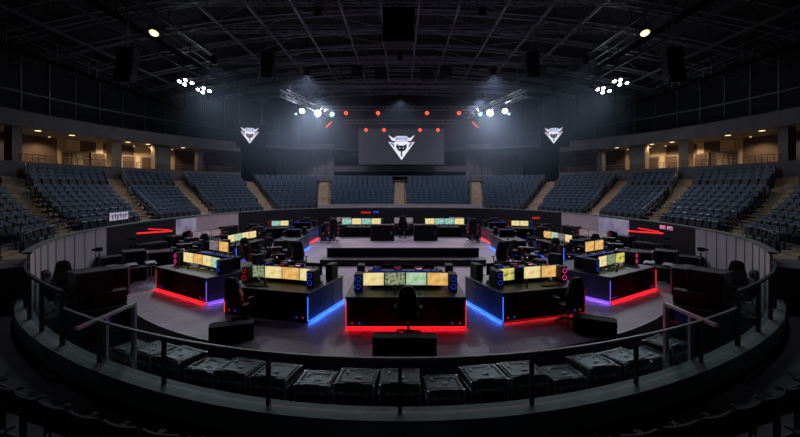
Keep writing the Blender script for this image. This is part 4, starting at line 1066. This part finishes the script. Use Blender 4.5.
for s in (-1, 1):
    sd = 'left' if s < 0 else 'right'
    def X(u): return 400+s*(400-u)
    cabinet(X(90), 12.7, .95, 1.15, .9, -s*.95, f'large black rack cabinet on the floor at the {sd}, nearest the camera', 'black', frame_='black')
    cabinet(X(112), 13.9, .9, 1.0, .7, -s*.8, f'black open frame rack behind the large black cabinet on the {sd}', 'black', frame_='alu')
    cabinet(X(134), 16.1, .75, 1.25, .8, -s*.7, f'tall black cabinet beside the metal framed rack on the {sd}', 'black')
    cabinet(X(166), 17.4, 1.4, 1.05, .8, -s*.6, f'wide equipment rack with pale metal frame on the {sd} floor', 'panel', frame_='alu')
    cabinet(X(116), 17.5, 1.3, .8, .7, -s*.9, f'low dark case by the {sd} boards behind the tall cabinet', 'case', name='low_case')
    cabinet(X(150), 20.5, 1.5, .95, .6, -s*1.0, f'dark cabinet standing along the {sd} arena boards', 'case', name='low_cabinet')
    cabinet(X(178), 22.5, 1.2, 1.1, .6, -s*1.1, f'dark cabinet before the {sd} picture banner', 'case', name='low_cabinet')
    cabinet(X(205), 25.0, 1.6, 1.0, .6, -s*1.15, f'dark cabinet before the {sd} pink boards', 'case', name='low_cabinet')
    cabinet(X(228), 28.0, 1.3, 1.1, .6, -s*1.2, f'dark cabinet at the far end of the {sd} pink boards', 'case', name='low_cabinet')
    c = table_(X(132), 15.2, 1.5, .6, -s*.8, f'folding table with gear before the {sd} boards')
    for q in range(3):
        k = thing('mixing_unit', f"small dark control unit on the folding table at the {sd}, {ORD[q]} along", 'control unit', c+Vector((-.45+.45*q, s*(-.45+.45*q)*.95*-1, .75)), -s*.8)
        mb = MB(); mb.prism([(-.15, 0), (.15, 0), (.15, .14), (-.15, .05)], -.18, .18, 'x'); mb.build('body', 'case', k)
        mb = MB(); mb.box((0, 0, .11), (.3, .2, .01), rx=.29); mb.build('controls', 'steel', k)
    c = table_(X(84), 14.2, 1.1, .5, -s*1.1, f'small table against the pale boards on the {sd}')
    for q in range(2):
        p = px2w(X(60+6*q), d=12.0+1.2*q, z=SDZ)
        put(CH['black'], p, s*(1.2+q), f"black swivel chair by the pale boards on the {sd}, {['nearer', 'farther'][q]} one")
    p = px2w(X(155), d=19.3, z=SDZ+1.0)
    t = thing('neon_gantry', f'long red glowing light bar on stands at the {sd}, above the racks', 'light', (p.x, p.y, SDZ), -s*.8)
    mb = MB(); mb.box((0, 0, 1.62), (1.5, .05, .06)); mb.build('tube', 'led_red', t); mb = MB(); mb.box((.15, -.03, 1.74), (.9, .04, .04), ry=.12); mb.build('upper_tube', 'led_red', t)
    for x in (-.7, .7): mb = MB(); mb.tube([(x, 0, 0), (x, 0, 1.6)], .02, 6); mb.build('post', 'steeldark', t); mb = MB(); mb.box((x, 0, .015), (.4, .4, .03)); mb.build('foot', 'steeldark', t)
    # tripod lamp stands
    for q, (u, d) in enumerate(((99, 15.0), (133, 18.3), (189, 20.9), (262, 25.0), (270, 17.6))):
        p = px2w(X(u), d=d, z=0 if q > 2 else SDZ); t = thing('camera_tripod', f"camera on a black tripod on the {sd}, {ORD[q]} going away from the camera", 'camera', p, s*.8)
        mb = MB(); mb.tube([(0, 0, .5), (0, 0, 1.35)], .025, 6); mb.build('column', 'steeldark', t)
        for k in range(3):
            a = 2*PI*k/3; mb = MB(); mb.tube([(0, 0, .9), (.38*math.cos(a), .38*math.sin(a), .01)], .018, 5); mb.build('leg', 'black', t)
        mb = MB(); mb.box((0, 0, 1.45), (.11, .22, .15), bev=.02); mb.lathe([(.04, 0), (.045, .10), (.03, .11)], (0, -.11, 1.45), 10, Matrix.Rotation(PI/2, 4, 'X')); mb.build('camera_body', 'black', t)
    # sign board text / ribbon
a = phi_at(668, 0); p = RP(a, -.10, EYE-(227.5-HZ)*RP(a, -.1).y/F-.1)
t = thing('board_lettering', 'small pink lettering on the black arena board at the right', 'sign', p, facing(a, 0))
text('RITI  PITI', .26, (0, 0, 0), t, 'text_pink')
a = phi_at(119, .14); yb = RP(a, .14).y; p = RP(a, .14, EYE-(216-HZ)*yb/F)
t = thing('ribbon_display', 'small white display with dark marks on the rail of the left stand', 'screen', p, facing(a, 0))
mb = MB(); mb.box((0, .02, 0), (1.5, .05, .42)); mb.build('frame', 'black', t); mb = MB(); mb.box((0, -.01, 0), (1.44, .01, .37)); mb.build('display', 'ribbon', t)
mb = MB()
for i in range(6): mb.box((-.5+.2*i, -.02, -.02+.04*(i % 2)), (.06, .01, .22), ry=.25*(i % 3-1))
mb.build('marks', 'logo_dark', t)
for s in (-1, 1):
    a = s*abs(phi_at(18, PO+4.1)); p = RP(a, PO+4.08, 5.75)
    t = thing('wall_sign', f"tall narrow white sign on the dark {'left' if s < 0 else 'right'} concourse wall", 'sign', p, facing(a, PO+4))
    mb = MB(); mb.box((0, 0, 0), (.34, .04, 2.0)); mb.build('board', 'white' if s < 0 else 'cream', t)
    mb = MB()
    for i in range(5): mb.box((.02*(-1)**i, -.03, .75-.37*i), (.20, .01, .10)); mb.box((-.06*(-1)**i, -.03, .62-.37*i), (.06, .01, .12))
    mb.build('lettering', 'brown', t)

# ------------------------------------------------------------------ haze under the roof, lit by the stage lamps
def haze(name, c, d, dens):
    m = bpy.data.materials.new(name); m.use_nodes = True; nt = m.node_tree; nt.nodes.remove(nt.nodes['Principled BSDF'])
    v = nt.nodes.new('ShaderNodeVolumeScatter'); v.inputs['Density'].default_value = dens; v.inputs['Color'].default_value = (.62, .78, 1, 1); v.inputs['Anisotropy'].default_value = .2
    tc = nt.nodes.new('ShaderNodeTexCoord'); mp = nt.nodes.new('ShaderNodeMapping'); mp.vector_type = 'POINT'
    mp.inputs['Scale'].default_value = [1/q for q in d]; mp.inputs['Location'].default_value = [-p/q for p, q in zip(c, d)]
    g = nt.nodes.new('ShaderNodeTexGradient'); g.gradient_type = 'QUADRATIC_SPHERE'; mu = nt.nodes.new('ShaderNodeMath'); mu.operation = 'MULTIPLY'; mu.inputs[1].default_value = dens
    nt.links.new(tc.outputs['Object'], mp.inputs['Vector']); nt.links.new(mp.outputs[0], g.inputs['Vector']); nt.links.new(g.outputs['Fac'], mu.inputs[0]); nt.links.new(mu.outputs[0], v.inputs['Density'])
    nt.links.new(v.outputs[0], nt.nodes['Material Output'].inputs['Volume'])
    mb = MB(); mb.lathe([(math.cos(-PI/2+PI*k/12)*1.0+.001, math.sin(-PI/2+PI*k/12)) for k in range(13)], n=28); mb.v = [(c[0]+x*d[0], c[1]+y*d[1], c[2]+z*d[2]) for x, y, z in mb.v]; o = mb.build('haze', m); tag(o, 'thin bluish stage haze around the spotlights', 'haze', kind='stuff'); return o
for hs in (-1, 1):
    haze('haze', (hs*8.5, 34.5, 8.6), (11.5, 12, 7.2), HAZE)['label'] = f"thin bluish stage haze around the {'left' if hs < 0 else 'right'} white spotlights"

w = bpy.data.worlds.new('world'); sc.world = w; w.use_nodes = True
w.node_tree.nodes['Background'].inputs['Color'].default_value = (.004, .005, .008, 1)
sc.cycles.use_denoising = True
sc.cycles.max_bounces = 6; sc.cycles.volume_bounces = 0; sc.cycles.volume_step_rate = 4; sc.cycles.volume_max_steps = 48; sc.cycles.transparent_max_bounces = 12
sc.cycles.sample_clamp_indirect = 4; sc.cycles.sample_clamp_direct = 0
sc.cycles.caustics_reflective = False; sc.cycles.caustics_refractive = False
